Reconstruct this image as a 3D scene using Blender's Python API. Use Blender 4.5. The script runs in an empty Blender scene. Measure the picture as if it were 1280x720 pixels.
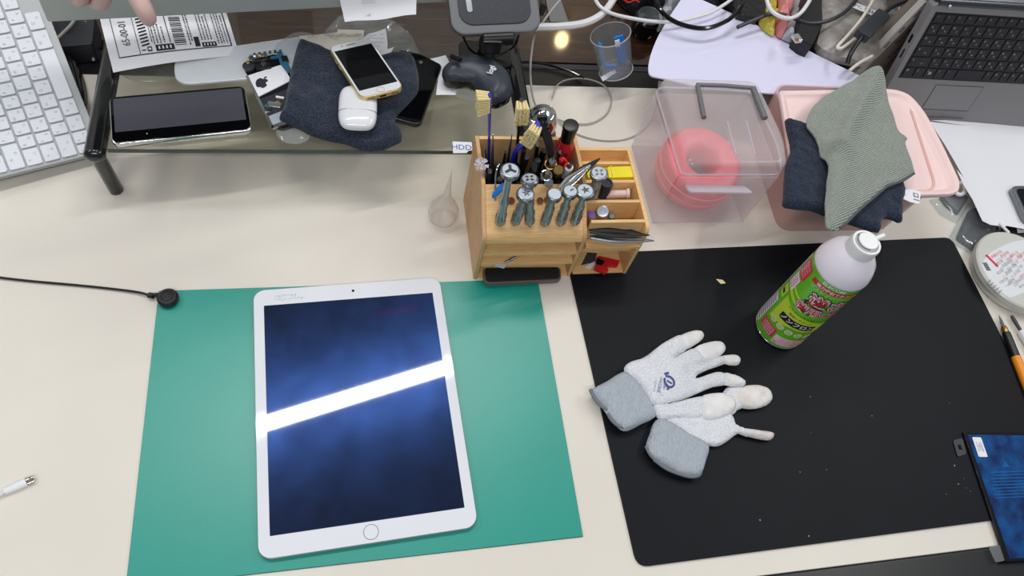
import bpy, bmesh, math, random
from mathutils import Vector, Matrix, noise
random.seed(7)
D = bpy.data
C = bpy.context.scene.collection
PI = math.pi

# ---------------------------------------------------------------- camera (focal length in pixels of the 1280x720 frame)
F_PX, TILT, ROLL, CAM_H, YAW = 926.3, .552, .3204, .7906, .41
def _basis():
    fw = Vector((0, math.sin(TILT), -math.cos(TILT))); up = Vector((0, math.cos(TILT), math.sin(TILT))); r = Vector((1, 0, 0))
    c, s = math.cos(ROLL), math.sin(ROLL)
    r2 = r*c+up*s; u2 = up*c-r*s
    R = Matrix.Rotation(-YAW, 3, 'Z')
    return R@fw, R@r2, R@u2
FW, RT, UP = _basis()
CAM = Vector((0, 0, CAM_H))
cd = D.cameras.new('camera'); cam = D.objects.new('camera', cd); C.objects.link(cam)
cd.sensor_width = 36; cd.lens = 36*F_PX/1280; cd.clip_start = .02; cd.clip_end = 50
mw = Matrix((RT, UP, -FW)).transposed().to_4x4(); mw.translation = CAM
cam.matrix_world = mw
bpy.context.scene.camera = cam
vs = bpy.context.scene.view_settings
vs.view_transform = 'Standard'; vs.look = 'None'; vs.gamma = 1; vs.use_curve_mapping = False
vs.exposure = 0.13
bpy.context.scene.cycles.max_bounces = 12
bpy.context.scene.cycles.transparent_max_bounces = 24
bpy.context.scene.cycles.caustics_refractive = False
bpy.context.scene.cycles.caustics_reflective = False

# ---------------------------------------------------------------- world and ceiling lights
w = D.worlds.new('World'); bpy.context.scene.world = w; w.use_nodes = True
w.node_tree.nodes['Background'].inputs[0].default_value = (.80, .90, 1, 1)
w.node_tree.nodes['Background'].inputs[1].default_value = .20
def tube_light(a, b, width, power, name, col=(1, 1, .985)):
    a = Vector(a); b = Vector(b); l = D.lights.new(name, 'AREA'); l.shape = 'RECTANGLE'
    l.size = (b-a).length; l.size_y = width; l.energy = power; l.color = col
    o = D.objects.new(name, l); C.objects.link(o)
    x = (b-a).normalized(); z = Vector((0, 0, 1)); y = z.cross(x)
    m = Matrix((x, y, z)).transposed().to_4x4(); m.translation = (a+b)/2; o.matrix_world = m
    return o
# the tube mirrored in the tablet glass, found from its reflection
tube_light((-.62, .863, 1.8), (.75, 1.232, 1.8), .057, 13, 'ceiling_tube')
tube_light((-1.2, -.95, 1.85), (.6, -.75, 1.85), .14, 19, 'ceiling_tube')
tube_light((1.5, .1, 1.85), (2.2, 1.5, 1.85), .14, 13, 'ceiling_tube')
tube_light((-1.9, .4, 1.85), (-1.3, 1.9, 1.85), .14, 12, 'ceiling_tube')

def P(px, py, z=0.0):
    d = FW+RT*((px-640)/F_PX)+UP*((360-py)/F_PX)
    return CAM+d*((z-CAM.z)/d.z)
def PY(px, py, y):
    d = FW+RT*((px-640)/F_PX)+UP*((360-py)/F_PX)
    return CAM+d*(y/d.y)
def up_from(base, tp):
    """height at which the sight line of pixel tp passes nearest above base"""
    best = None
    for i in range(400):
        z = base.z+i*.001; q = P(*tp, z); e = (q.x-base.x)**2+(q.y-base.y)**2
        if best is None or e < best[0]: best = (e, q)
    return best[1]

# ---------------------------------------------------------------- materials
def lin(c):
    c = c/255
    return c/12.92 if c <= .04045 else ((c+.055)/1.055)**2.4
def L3(c): return (lin(c[0]), lin(c[1]), lin(c[2]), 1)
MT = {}
def mat(name, c=(200, 200, 200), rough=.5, metal=0, alpha=1, c2=None, nscale=200, nstretch=(1, 1, 1), bump=0, bscale=None,
        coat=0, spec=.5, trans=0, emit=0, detail=3, contrast=(.35, .65), bdist=.0006, sheen=0, wave=False):
    m = D.materials.new(name); m.use_nodes = True; MT[name] = m
    nt = m.node_tree; b = nt.nodes['Principled BSDF']
    b.inputs['Base Color'].default_value = L3(c); b.inputs['Roughness'].default_value = rough
    b.inputs['Metallic'].default_value = metal; b.inputs['Alpha'].default_value = alpha
    b.inputs['Specular IOR Level'].default_value = spec; b.inputs['Coat Weight'].default_value = coat; b.inputs['Coat Roughness'].default_value = .05
    b.inputs['Transmission Weight'].default_value = trans
    if sheen: b.inputs['Sheen Weight'].default_value = sheen
    if emit: b.inputs['Emission Color'].default_value = L3(c); b.inputs['Emission Strength'].default_value = emit
    if c2 or bump:
        tc = nt.nodes.new('ShaderNodeTexCoord'); mp = nt.nodes.new('ShaderNodeMapping'); nt.links.new(tc.outputs['Object'], mp.inputs[0])
        mp.inputs['Scale'].default_value = nstretch
    if c2:
        n = nt.nodes.new('ShaderNodeTexNoise'); n.inputs['Scale'].default_value = nscale; n.inputs['Detail'].default_value = detail
        nt.links.new(mp.outputs[0], n.inputs[0])
        r = nt.nodes.new('ShaderNodeValToRGB'); r.color_ramp.elements[0].position = contrast[0]; r.color_ramp.elements[1].position = contrast[1]
        r.color_ramp.elements[0].color = L3(c); r.color_ramp.elements[1].color = L3(c2)
        nt.links.new(n.outputs[0], r.inputs[0]); nt.links.new(r.outputs[0], b.inputs['Base Color'])
    if bump:
        if wave:
            n = nt.nodes.new('ShaderNodeTexWave'); n.inputs['Scale'].default_value = bscale; n.inputs['Distortion'].default_value = .4; n.inputs['Detail'].default_value = 0
            if c2:
                mm = nt.nodes.new('ShaderNodeMath'); mm.operation = 'MULTIPLY_ADD'; mm.inputs[1].default_value = .35; nt.links.new(n.outputs[1], mm.inputs[0])
                old = r.inputs[0].links[0].from_socket; ms = nt.nodes.new('ShaderNodeMath'); ms.operation = 'MULTIPLY'; ms.inputs[1].default_value = .65
                nt.links.new(old, ms.inputs[0]); nt.links.new(ms.outputs[0], mm.inputs[2]); nt.links.new(mm.outputs[0], r.inputs[0])
        else:
            n = nt.nodes.new('ShaderNodeTexNoise'); n.inputs['Scale'].default_value = bscale or nscale; n.inputs['Detail'].default_value = detail
        nt.links.new(mp.outputs[0], n.inputs[0])
        u = nt.nodes.new('ShaderNodeBump'); u.inputs['Strength'].default_value = bump; u.inputs['Distance'].default_value = bdist
        nt.links.new(n.outputs[0], u.inputs['Height']); nt.links.new(u.outputs[0], b.inputs['Normal'])
    return m
def glassy(name, tint, rough=.02, haze=0, hazecol=(255, 255, 255), ior=1.5):
    """thin clear sheet: tinted see-through, mirror by Fresnel, optional milky share"""
    m = D.materials.new(name); m.use_nodes = True; MT[name] = m; nt = m.node_tree; nt.nodes.clear()
    out = nt.nodes.new('ShaderNodeOutputMaterial'); t = nt.nodes.new('ShaderNodeBsdfTransparent'); t.inputs[0].default_value = L3(tint)
    g = nt.nodes.new('ShaderNodeBsdfGlossy'); g.inputs['Roughness'].default_value = rough
    fr = nt.nodes.new('ShaderNodeFresnel'); fr.inputs[0].default_value = ior
    src = t
    if haze:
        d = nt.nodes.new('ShaderNodeBsdfDiffuse'); d.inputs[0].default_value = L3(hazecol)
        tr = nt.nodes.new('ShaderNodeBsdfTranslucent'); tr.inputs[0].default_value = L3(hazecol)
        dm = nt.nodes.new('ShaderNodeMixShader'); dm.inputs[0].default_value = .4; nt.links.new(d.outputs[0], dm.inputs[1]); nt.links.new(tr.outputs[0], dm.inputs[2])
        mx = nt.nodes.new('ShaderNodeMixShader'); mx.inputs[0].default_value = haze
        nt.links.new(t.outputs[0], mx.inputs[1]); nt.links.new(dm.outputs[0], mx.inputs[2]); src = mx
    ge = nt.nodes.new('ShaderNodeNewGeometry'); iv = nt.nodes.new('ShaderNodeMath'); iv.operation = 'SUBTRACT'; iv.inputs[0].default_value = 1
    nt.links.new(ge.outputs['Backfacing'], iv.inputs[1]); mu = nt.nodes.new('ShaderNodeMath'); mu.operation = 'MULTIPLY'
    nt.links.new(fr.outputs[0], mu.inputs[0]); nt.links.new(iv.outputs[0], mu.inputs[1]); fr = mu
    m2 = nt.nodes.new('ShaderNodeMixShader'); nt.links.new(fr.outputs[0], m2.inputs[0]); nt.links.new(src.outputs[0], m2.inputs[1]); nt.links.new(g.outputs[0], m2.inputs[2])
    nt.links.new(m2.outputs[0], out.inputs[0])
    return m
def screen_glass(name, base, halo, halow=.5, rough2=.3):
    """black display glass: sharp gloss plus a wide bluish lobe from finger grease"""
    m = mat(name, base, rough=.03, spec=.6); nt = m.node_tree; b = nt.nodes['Principled BSDF']; out = nt.nodes['Material Output']
    g = nt.nodes.new('ShaderNodeBsdfGlossy'); g.inputs['Color'].default_value = L3(halo)
    tc = nt.nodes.new('ShaderNodeTexCoord'); n = nt.nodes.new('ShaderNodeTexNoise'); n.inputs['Scale'].default_value = 22; n.inputs['Detail'].default_value = 6; n.inputs['Roughness'].default_value = .65
    nt.links.new(tc.outputs['Object'], n.inputs[0])
    mr = nt.nodes.new('ShaderNodeMapRange'); mr.inputs[1].default_value = .35; mr.inputs[2].default_value = .75; mr.inputs[3].default_value = .7*halow; mr.inputs[4].default_value = 1.5*halow
    nt.links.new(n.outputs[0], mr.inputs[0]); g.inputs['Roughness'].default_value = rough2
    mx = nt.nodes.new('ShaderNodeMixShader'); nt.links.new(mr.outputs[0], mx.inputs[0]); nt.links.new(b.outputs[0], mx.inputs[1]); nt.links.new(g.outputs[0], mx.inputs[2])
    nt.links.new(mx.outputs[0], out.inputs[0])
    return m

mat('table_beige', (225, 217, 207), .38, c2=(229, 222, 211), nscale=6, spec=.35)
mat('dark_wood', (38, 24, 18), .06, c2=(66, 42, 30), nscale=14, nstretch=(1, 9, 1), coat=.4)
mat('black_trim', (16, 16, 18), .35)
mat('floor_dark', (22, 20, 20), .6)
mat('mat_green', (0, 148, 132), .36, c2=(0, 152, 136), nscale=9, spec=.85, bump=.15, bscale=900)
mat('mat_green_side', (10, 40, 36), .6)
mat('mat_black', (11, 13, 19), .5, c2=(14, 16, 22), nscale=9, spec=.2, bump=.2, bscale=1200)
mat('dust', (150, 150, 150), .9)
mat('wood', (226, 176, 116), .45, c2=(240, 200, 144), nscale=45, nstretch=(1, 14, 14), detail=5, spec=.4)
mat('wood_side', (206, 160, 112), .5, c2=(222, 180, 132), nscale=45, nstretch=(14, 14, 1), detail=5, spec=.4)
mat('wood_shade', (120, 66, 34), .6, c2=(96, 50, 26), nscale=40)  # organizer wood with the shade of deep bins and holes in its colour
mat('glass_edge', (60, 72, 66), .12, alpha=.85)
glassy('shelf_glass', (243, 243, 238))
mat('tube_black', (16, 17, 20), .18, coat=.5)
mat('alu', (172, 174, 176), .5, metal=.25)
mat('alu_grey', (176, 182, 178), .5, metal=.1, c2=(170, 176, 172), nscale=3)
mat('key_white', (226, 228, 236), .45)
mat('legend', (150, 152, 160), .6)
mat('paper', (236, 236, 242), .75)
mat('paper_warm', (222, 214, 200), .8, c2=(230, 224, 212), nscale=20)
mat('ink', (22, 22, 28), .6)
mat('ink_blue', (70, 84, 150), .7)
mat('ink_pencil', (128, 122, 128), .7)
mat('foot_white', (220, 224, 230), .35, metal=.2)
mat('phone_black', (6, 6, 8), .05, spec=.5)
mat('phone_frame', (30, 30, 33), .2, metal=.5)
mat('silver', (205, 205, 205), .2, metal=.9)
mat('gold', (232, 206, 140), .3, metal=.7)
mat('white_gloss', (240, 240, 244), .12, coat=.4)
mat('white_matte', (236, 236, 240), .5)
mat('navy_cloth', (33, 39, 52), .95, c2=(58, 66, 82), nscale=480, bump=1, bscale=420, bdist=.0015, sheen=.2, spec=.1)
mat('navy_cloth_dark', (28, 36, 50), .95, c2=(48, 58, 76), nscale=450, bump=.9, bscale=550, bdist=.0015, sheen=.2, spec=.1)
mat('grey_cloth', (130, 137, 129), .95, c2=(170, 176, 167), nscale=420, bump=1, bscale=130, bdist=.0010, sheen=.3, spec=.1, wave=True, nstretch=(.7, 1, .5))
for n_ in MT['grey_cloth'].node_tree.nodes:
    if n_.type == 'MAPPING': n_.inputs['Rotation'].default_value = (0, 0, 1.0)
glassy('frosted_lid', (253, 252, 253), .15, haze=.34, hazecol=(255, 252, 255), ior=1.35)
mat('hem_grey', (86, 92, 96), .9)
mat('glove_knit', (204, 206, 214), .95, c2=(232, 232, 236), nscale=600, bump=.5, bscale=800, bdist=.0008, spec=.1)
mat('glove_cuff', (184, 194, 208), .95, c2=(224, 230, 238), nscale=600, bump=.9, bscale=260, bdist=.001, wave=True, nstretch=(1, .4, 1), spec=.1)
mat('glove_tip', (236, 234, 236), .8, c2=(226, 222, 220), nscale=60, bump=.3, bscale=500)
mat('glove_tip_dirty', (214, 204, 200), .8, c2=(232, 228, 226), nscale=60, bump=.3, bscale=500)
mat('hem_dark', (118, 122, 128), .9)
mat('green_label', (104, 190, 40), .35, coat=.3)
mat('lime', (196, 220, 60), .4)
mat('red', (206, 32, 42), .35)
mat('red_dark', (120, 22, 26), .4)
mat('label_red', (212, 62, 76), .4)
mat('pink_pale', (240, 210, 214), .5)
mat('can_white', (236, 228, 240), .32, coat=.3)
mat('cap_white', (240, 240, 240), .35)
mat('pale_green', (170, 214, 140), .5)
mat('pink_tray', (244, 214, 212), .4, spec=.4)
mat('pink_base', (236, 192, 186), .35, alpha=.55)
mat('pink_roll', (246, 98, 112), .35, c2=(250, 120, 130), nscale=60)
mat('pink_roll_light', (248, 150, 160), .35)
glassy('frosted', (253, 252, 253), .15, haze=.19, hazecol=(255, 252, 255), ior=1.3)
glassy('frosted_rib', (240, 240, 245), .1, haze=.55, hazecol=(245, 242, 250))
glassy('clear_bag', (248, 250, 250), .10, haze=.17, hazecol=(230, 234, 238))
glassy('clear_cup', (238, 240, 242), .08, haze=.16, hazecol=(215, 220, 226))
glassy('silicone', (252, 251, 250), .15, haze=.34, hazecol=(244, 236, 232))
mat('handle_grey', (112, 112, 114), .4)
mat('blue_bright', (24, 128, 216), .4)
mat('blue_brush', (24, 40, 180), .3, coat=.4)
mat('bristle', (222, 200, 140), .8, c2=(238, 222, 172), nscale=900, nstretch=(1, 1, .1))
mat('black_plastic', (16, 16, 19), .35)
mat('black_shiny', (10, 10, 12), .12)
mat('charcoal', (44, 46, 54), .4)
mat('screen_grey', (74, 74, 82), .12)
mat('mouse_grey', (50, 55, 66), .42, c2=(54, 60, 72), nscale=400)
mat('stand_grey', (104, 104, 108), .45)
mat('pad_navy', (34, 38, 50), .5, c2=(30, 34, 46), nscale=300)
mat('steel', (196, 196, 196), .14, metal=1)
mat('steel_dark', (128, 132, 136), .28, metal=.8)
mat('driver_body', (162, 164, 164), .28, metal=.7)
mat('driver_cap', (196, 206, 218), .3, metal=.4)
mat('brass', (176, 140, 84), .25, metal=.9)
mat('yellow', (242, 222, 40), .4)
mat('orange', (244, 150, 30), .4)
mat('purple', (120, 84, 190), .4)
mat('soft_pink', (226, 196, 190), .4)
mat('teal', (40, 100, 130), .4)
mat('white_sheet', (222, 220, 246), .10, spec=.5)
mat('laptop_grey', (142, 140, 143), .42, metal=.2)
mat('laptop_key', (34, 35, 44), .45)
mat('laptop_lid', (60, 62, 72), .25, metal=.2)
mat('carton', (128, 116, 108), .7)  # front face tone, shade on the carton included in the colour
mat('carton_lit', (196, 192, 186), .7)  # lit copy of the carton tone, painted on its left strip
mat('bag_silver', (168, 162, 158), .35, c2=(126, 118, 114), nscale=30, bump=.3, bscale=60, bdist=.004)
mat('bag_colour', (196, 190, 190), .3, c2=(180, 150, 60), nscale=40, bump=.4, bscale=60, bdist=.004)
mat('cable_white', (224, 224, 226), .35)
mat('cable_grey', (170, 168, 164), .4)
mat('lcd_blue', (10, 34, 84), .12, c2=(10, 78, 142), nscale=55, detail=6, coat=.4)
mat('lcd_line', (16, 92, 156), .2)
mat('tub_white', (216, 214, 208), .3, alpha=.9)
mat('label_white', (226, 228, 232), .4)
mat('skin', (208, 172, 166), .5)
mat('phone_rim', (104, 90, 86), .4)
mat('screen_dull', (34, 34, 38), .35)
mat('bulb', (255, 226, 170), .3, emit=14)
screen_glass('tablet_glass', (6, 8, 18), (84, 132, 235), .06, .22)
mat('tablet_white', (232, 233, 240), .05, spec=.5)

# ---------------------------------------------------------------- mesh helpers
def frame(o, z=(0, 0, 1), x=(1, 0, 0)):
    z = Vector(z).normalized(); x = Vector(x); y = z.cross(x)
    if y.length < 1e-6: y = z.cross(Vector((0, 1, .1)))
    y.normalize(); x = y.cross(z)
    m = Matrix((x, y, z)).transposed().to_4x4(); m.translation = Vector(o); return m
def bm_box(sx, sy, sz, bev=0, seg=2):
    b = bmesh.new(); bmesh.ops.create_cube(b, size=1)
    for v in b.verts: v.co = Vector((v.co.x*sx, v.co.y*sy, v.co.z*sz))
    if bev: bmesh.ops.bevel(b, geom=b.edges[:], offset=bev, segments=seg, profile=.5, affect='EDGES')
    return b
def rnd(pts, r, n=5):
    """round the corners of a 2D outline"""
    out = []; k = len(pts); rr = r if isinstance(r, (list, tuple)) else [r]*k
    for i in range(k):
        p = Vector(pts[i][:2]); a = Vector(pts[i-1][:2]); c = Vector(pts[(i+1) % k][:2]); q = rr[i]
        if q <= 0: out.append(p); continue
        d1 = (a-p); d2 = (c-p); q1 = min(q, d1.length*.49, d2.length*.49)
        s = p+d1.normalized()*q1; e = p+d2.normalized()*q1
        for j in range(n+1):
            t = j/n; out.append(s*(1-t)**2+p*2*t*(1-t)+e*t*t)
    return out
def rrect(w, h, r, n=6, cx=0, cy=0):
    out = []
    for sx, sy, a0 in ((1, 1, 0), (-1, 1, 90), (-1, -1, 180), (1, -1, 270)):
        for j in range(n+1):
            a = math.radians(a0+90*j/n); out.append(Vector((cx+sx*(w/2-r)+r*math.cos(a), cy+sy*(h/2-r)+r*math.sin(a))))
    return out
def smooth_poly(pts, n=3):
    """closed Catmull-Rom through 2D points"""
    P_ = [Vector(p[:2]) for p in pts]; k = len(P_); out = []
    for i in range(k):
        a, b, c, d = P_[i-1], P_[i], P_[(i+1) % k], P_[(i+2) % k]
        for j in range(n):
            t = j/n
            out.append(.5*((2*b)+(c-a)*t+(2*a-5*b+4*c-d)*t*t+(3*b-a-3*c+d)*t**3))
    return out
def bm_prism(pts, z0, z1, bev=0, seg=2, bevbottom=False):
    b = bmesh.new(); vs_ = [b.verts.new((p[0], p[1], z0)) for p in pts]
    f = b.faces.new(vs_); bmesh.ops.recalc_face_normals(b, faces=[f])
    if f.normal.z > 0: f.normal_flip()
    r = bmesh.ops.extrude_face_region(b, geom=[f]); tv = [g for g in r['geom'] if isinstance(g, bmesh.types.BMVert)]
    for v in tv: v.co.z = z1
    bmesh.ops.recalc_face_normals(b, faces=b.faces[:])
    if bev:
        e = [e for e in b.edges if abs(e.verts[0].co.z-z1) < 1e-7 and abs(e.verts[1].co.z-z1) < 1e-7 or (bevbottom and abs(e.verts[0].co.z-z0) < 1e-7 and abs(e.verts[1].co.z-z0) < 1e-7)]
        bmesh.ops.bevel(b, geom=e, offset=bev, segments=seg, profile=.5, affect='EDGES')
    return b
def catmull(pts, n=6):
    P_ = [Vector(p) for p in pts]; 
    if len(P_) < 3: return P_
    Q = [P_[0]*2-P_[1]]+P_+[P_[-1]*2-P_[-2]]; out = []
    for i in range(1, len(Q)-2):
        a, b, c, d = Q[i-1:i+3]
        for j in range(n):
            t = j/n; out.append(.5*((2*b)+(c-a)*t+(2*a-5*b+4*c-d)*t*t+(3*b-a-3*c+d)*t**3))
    out.append(P_[-1]); return out
def bm_tube(pts, r, seg=10, n=6, flat=None):
    """round (or flattened) tube along points; r may be a list, one per given point"""
    raw = [Vector(p) for p in pts]
    cp = catmull(raw, n) if n > 1 else raw
    if isinstance(r, (list, tuple)):
        rs = []
        m = len(cp)
        for i in range(m):
            t = i/(m-1)*(len(r)-1); k = min(int(t), len(r)-2); rs.append(r[k]*(1-(t-k))+r[k+1]*(t-k))
    else: rs = [r]*len(cp)
    b = bmesh.new(); rings = []; up = None
    for i, p in enumerate(cp):
        t = (cp[min(i+1, len(cp)-1)]-cp[max(i-1, 0)])
        if t.length < 1e-9: t = Vector((0, 0, 1))
        t.normalize()
        if up is None:
            up = Vector((0, 0, 1)) if abs(t.z) < .9 else Vector((1, 0, 0))
        s = t.cross(up); s.normalize(); up = s.cross(t); up.normalize()
        fl = flat or 1
        rings.append([b.verts.new(p+(s*math.cos(2*PI*k/seg)+up*math.sin(2*PI*k/seg)*fl)*rs[i]) for k in range(seg)])
    for a, c in zip(rings, rings[1:]):
        for k in range(seg): b.faces.new((a[k], a[(k+1) % seg], c[(k+1) % seg], c[k]))
    b.faces.new(rings[0][::-1]); b.faces.new(rings[-1])
    bmesh.ops.recalc_face_normals(b, faces=b.faces[:])
    return b
def bm_lathe(prof, seg=32):
    b = bmesh.new(); rings = []
    for r, z in prof:
        if r < 1e-6: rings.append([b.verts.new((0, 0, z))])
        else: rings.append([b.verts.new((r*math.cos(2*PI*k/seg), r*math.sin(2*PI*k/seg), z)) for k in range(seg)])
    for a, c in zip(rings, rings[1:]):
        for k in range(seg):
            q = (k+1) % seg
            if len(a) == 1 and len(c) == 1: break
            if len(a) == 1: b.faces.new((a[0], c[q], c[k]))
            elif len(c) == 1: b.faces.new((a[k], a[q], c[0]))
            else: b.faces.new((a[k], a[q], c[q], c[k]))
    if len(rings[0]) > 1: b.faces.new(rings[0][::-1])
    if len(rings[-1]) > 1: b.faces.new(rings[-1])
    bmesh.ops.recalc_face_normals(b, faces=b.faces[:])
    return b
def bm_ball(rx, ry, rz, seg=20):
    b = bmesh.new(); bmesh.ops.create_uvsphere(b, u_segments=seg, v_segments=seg//2+2, radius=1)
    for v in b.verts: v.co = Vector((v.co.x*rx, v.co.y*ry, v.co.z*rz))
    return b
def bm_sheet(pts, zt, zb, step=.004):
    """sheet or cushion over a 2D outline: zt/zb(x, y, d) give top and bottom heights, d = distance to the outline"""
    P_ = [Vector(p[:2]) for p in pts]
    b = bmesh.new(); f = b.faces.new([b.verts.new((p.x, p.y, 0)) for p in P_])
    bmesh.ops.triangulate(b, faces=[f], ngon_method='EAR_CLIP')
    for ax in (0, 1):
        lo = min(p[ax] for p in P_); hi = max(p[ax] for p in P_); k = int((hi-lo)/step)
        for i in range(1, k+1):
            co = [0, 0, 0]; no = [0, 0, 0]; co[ax] = lo+i*step+.00001; no[ax] = 1
            bmesh.ops.bisect_plane(b, geom=b.verts[:]+b.edges[:]+b.faces[:], plane_co=co, plane_no=no, dist=1e-7)
    bmesh.ops.remove_doubles(b, verts=b.verts[:], dist=1e-5)
    b.verts.ensure_lookup_table(); b.faces.ensure_lookup_table()
    for f in b.faces:
        f.normal_update()
        if f.normal.z < 0: f.normal_flip()
    segs = list(zip(P_, P_[1:]+P_[:1]))
    def dist(x, y):
        best = 1e9
        for a, c in segs:
            ex = c.x-a.x; ey = c.y-a.y; l2 = ex*ex+ey*ey+1e-15
            t = ((x-a.x)*ex+(y-a.y)*ey)/l2; t = 0 if t < 0 else 1 if t > 1 else t
            dx = x-a.x-t*ex; dy = y-a.y-t*ey; d = dx*dx+dy*dy
            if d < best: best = d
        return math.sqrt(best)
    info = [(v.co.x, v.co.y, dist(v.co.x, v.co.y)) for v in b.verts]
    faces = [[v.index for v in f.verts] for f in b.faces]
    bd = [(l.vert.index, l.link_loop_next.vert.index) for e in b.edges if len(e.link_loops) == 1 for l in e.link_loops]
    b.free(); n = bmesh.new()
    tv = [n.verts.new((x, y, zt(x, y, d))) for x, y, d in info]
    bv = [n.verts.new((x, y, zb(x, y, d))) for x, y, d in info]
    for q in faces:
        if len(set(q)) < 3: continue
        n.faces.new([tv[i] for i in q]); n.faces.new([bv[i] for i in q][::-1])
    for i, j in bd: n.faces.new((tv[j], tv[i], bv[i], bv[j]))
    return n
_txt = {}
def bm_text(s, size, align='CENTER', bold=0, depth=0):
    key = (s, align, bold)
    if key not in _txt:
        cu = D.curves.new('lettering', 'FONT'); cu.body = s; cu.size = 1; cu.align_x = align; cu.align_y = 'CENTER'; cu.offset = bold; cu.resolution_u = 2
        o = D.objects.new('lettering', cu); C.objects.link(o)
        dg = bpy.context.evaluated_depsgraph_get(); me = D.meshes.new_from_object(o.evaluated_get(dg))
        C.objects.unlink(o); D.objects.remove(o); _txt[key] = me
    b = bmesh.new(); b.from_mesh(_txt[key])
    for v in b.verts: v.co *= size
    return b
class M:
    def __init__(self): self.bm = bmesh.new(); self.mats = []
    def add(self, b, m, mx=None):
        if m not in self.mats: self.mats.append(m)
        i = self.mats.index(m)
        for f in b.faces: f.material_index = i
        if mx is not None: b.transform(mx)
        me = D.meshes.new('t'); b.to_mesh(me); self.bm.from_mesh(me); D.meshes.remove(me); b.free(); return self
    def box(self, c, s, m, bev=0, mx=None, rz=0):
        b = bm_box(*s, bev=bev); t = Matrix.Translation(Vector(c))@Matrix.Rotation(rz, 4, 'Z')
        return self.add(b, m, (mx@t) if mx is not None else t)
    def prism(self, pts, z0, z1, m, bev=0, mx=None, both=False): return self.add(bm_prism(pts, z0, z1, bev, 2, both), m, mx)
    def tube(self, pts, r, m, seg=10, n=6, flat=None): return self.add(bm_tube(pts, r, seg, n, flat), m)
    def lathe(self, prof, m, mx=None, seg=32): return self.add(bm_lathe(prof, seg), m, mx)
    def ball(self, c, r, m, mx=None, seg=20):
        r = r if isinstance(r, (tuple, list)) else (r, r, r); t = Matrix.Translation(Vector(c))
        return self.add(bm_ball(*r, seg), m, (mx@t) if mx is not None else t)
    def text(self, s, size, m, mx, align='CENTER', bold=0): return self.add(bm_text(s, size, align, bold), m, mx)
    def quad(self, a, b_, c, d, m):
        b = bmesh.new(); b.faces.new([b.verts.new(Vector(q)) for q in (a, b_, c, d)]); return self.add(b, m)
WL = {}
def thing(name, label, cat, loc, group=None):
    o = D.objects.new(name, None); C.objects.link(o); o.location = loc; o.empty_display_size = .02
    o['label'] = label; o['category'] = cat
    if group: o['group'] = group
    WL[o.name] = Vector(loc); return o
def obj(name, m, parent=None, label=None, cat=None, group=None, kind=None, smooth=True, angle=.7):
    me = D.meshes.new(name); bm = m.bm
    if parent is not None: loc = WL[parent.name]
    else:
        xs = [v.co for v in bm.verts]; loc = Vector(((min(v.x for v in xs)+max(v.x for v in xs))/2, (min(v.y for v in xs)+max(v.y for v in xs))/2, min(v.z for v in xs)))
    bmesh.ops.translate(bm, verts=bm.verts[:], vec=-loc)
    bm.to_mesh(me); bm.free()
    for k in m.mats: me.materials.append(MT[k])
    o = D.objects.new(name, me); C.objects.link(o)
    if smooth and len(me.polygons):
        me.shade_smooth(); me.set_sharp_from_angle(angle=angle)
        wn = o.modifiers.new('weighted', 'WEIGHTED_NORMAL'); wn.keep_sharp = True; wn.weight = 80
    if parent is not None: o.parent = parent
    else: o.location = loc
    WL[o.name] = loc
    if label: o['label'] = label
    if cat: o['category'] = cat
    if group: o['group'] = group
    if kind: o['kind'] = kind
    return o
def pts2(pix, z): return [P(x, y, z).xy for x, y in pix]
def crop(ox, oy, sc, pts): return [(ox+x/sc, oy+y/sc) for x, y in pts]
def qframe(pix, z):
    """frame of a rectangle seen at four pixels (tl, tr, br, bl) lying at height z -> matrix, width, length"""
    a, b, c, d = [P(x, y, z) for x, y in pix]
    cen = (a+b+c+d)/4; x = ((b-a)+(c-d)).normalized(); w_ = ((b-a).length+(c-d).length)/2; l_ = ((a-d).length+(b-c).length)/2
    y = ((a-d)+(b-c)).normalized(); ang = (math.atan2(x.y, x.x)+math.atan2(y.y, y.x)-PI/2)/2
    if abs(math.atan2(x.y, x.x)-(math.atan2(y.y, y.x)-PI/2)) > PI: ang += PI
    return Matrix.Translation(cen)@Matrix.Rotation(ang, 4, 'Z'), w_, l_
def T(x, y, z=0, rz=0): return Matrix.Translation((x, y, z))@Matrix.Rotation(rz, 4, 'Z')
def cable(name, pix, r, m, label, cat='cable', group=None, parent=None, ends=None):
    """pix: (px, py, z) triples"""
    k = M(); k.tube([P(*q) for q in pix], r, m, seg=8, n=8)
    if ends: ends(k)
    return obj(name, k, parent, label, cat if parent is None else None, group)

mat('wall_paint', (206, 204, 198), .8, c2=(200, 198, 192), nscale=4)
mat('bulb_glow', (255, 224, 165), .3, emit=22)
mat('pink_strip', (255, 96, 160), .5)
mat('black_bag', (14, 14, 16), .25, c2=(24, 24, 28), nscale=40, bump=.8, bscale=60, bdist=.004)
mat('bag_yellow', (190, 176, 70), .25, bump=.4, bscale=60, bdist=.003)
mat('bag_pink', (214, 130, 134), .25, bump=.4, bscale=60, bdist=.003)
mat('bag_grey', (170, 174, 178), .22, bump=.4, bscale=60, bdist=.003)
mat('grip_white', (225, 225, 228), .4)
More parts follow.
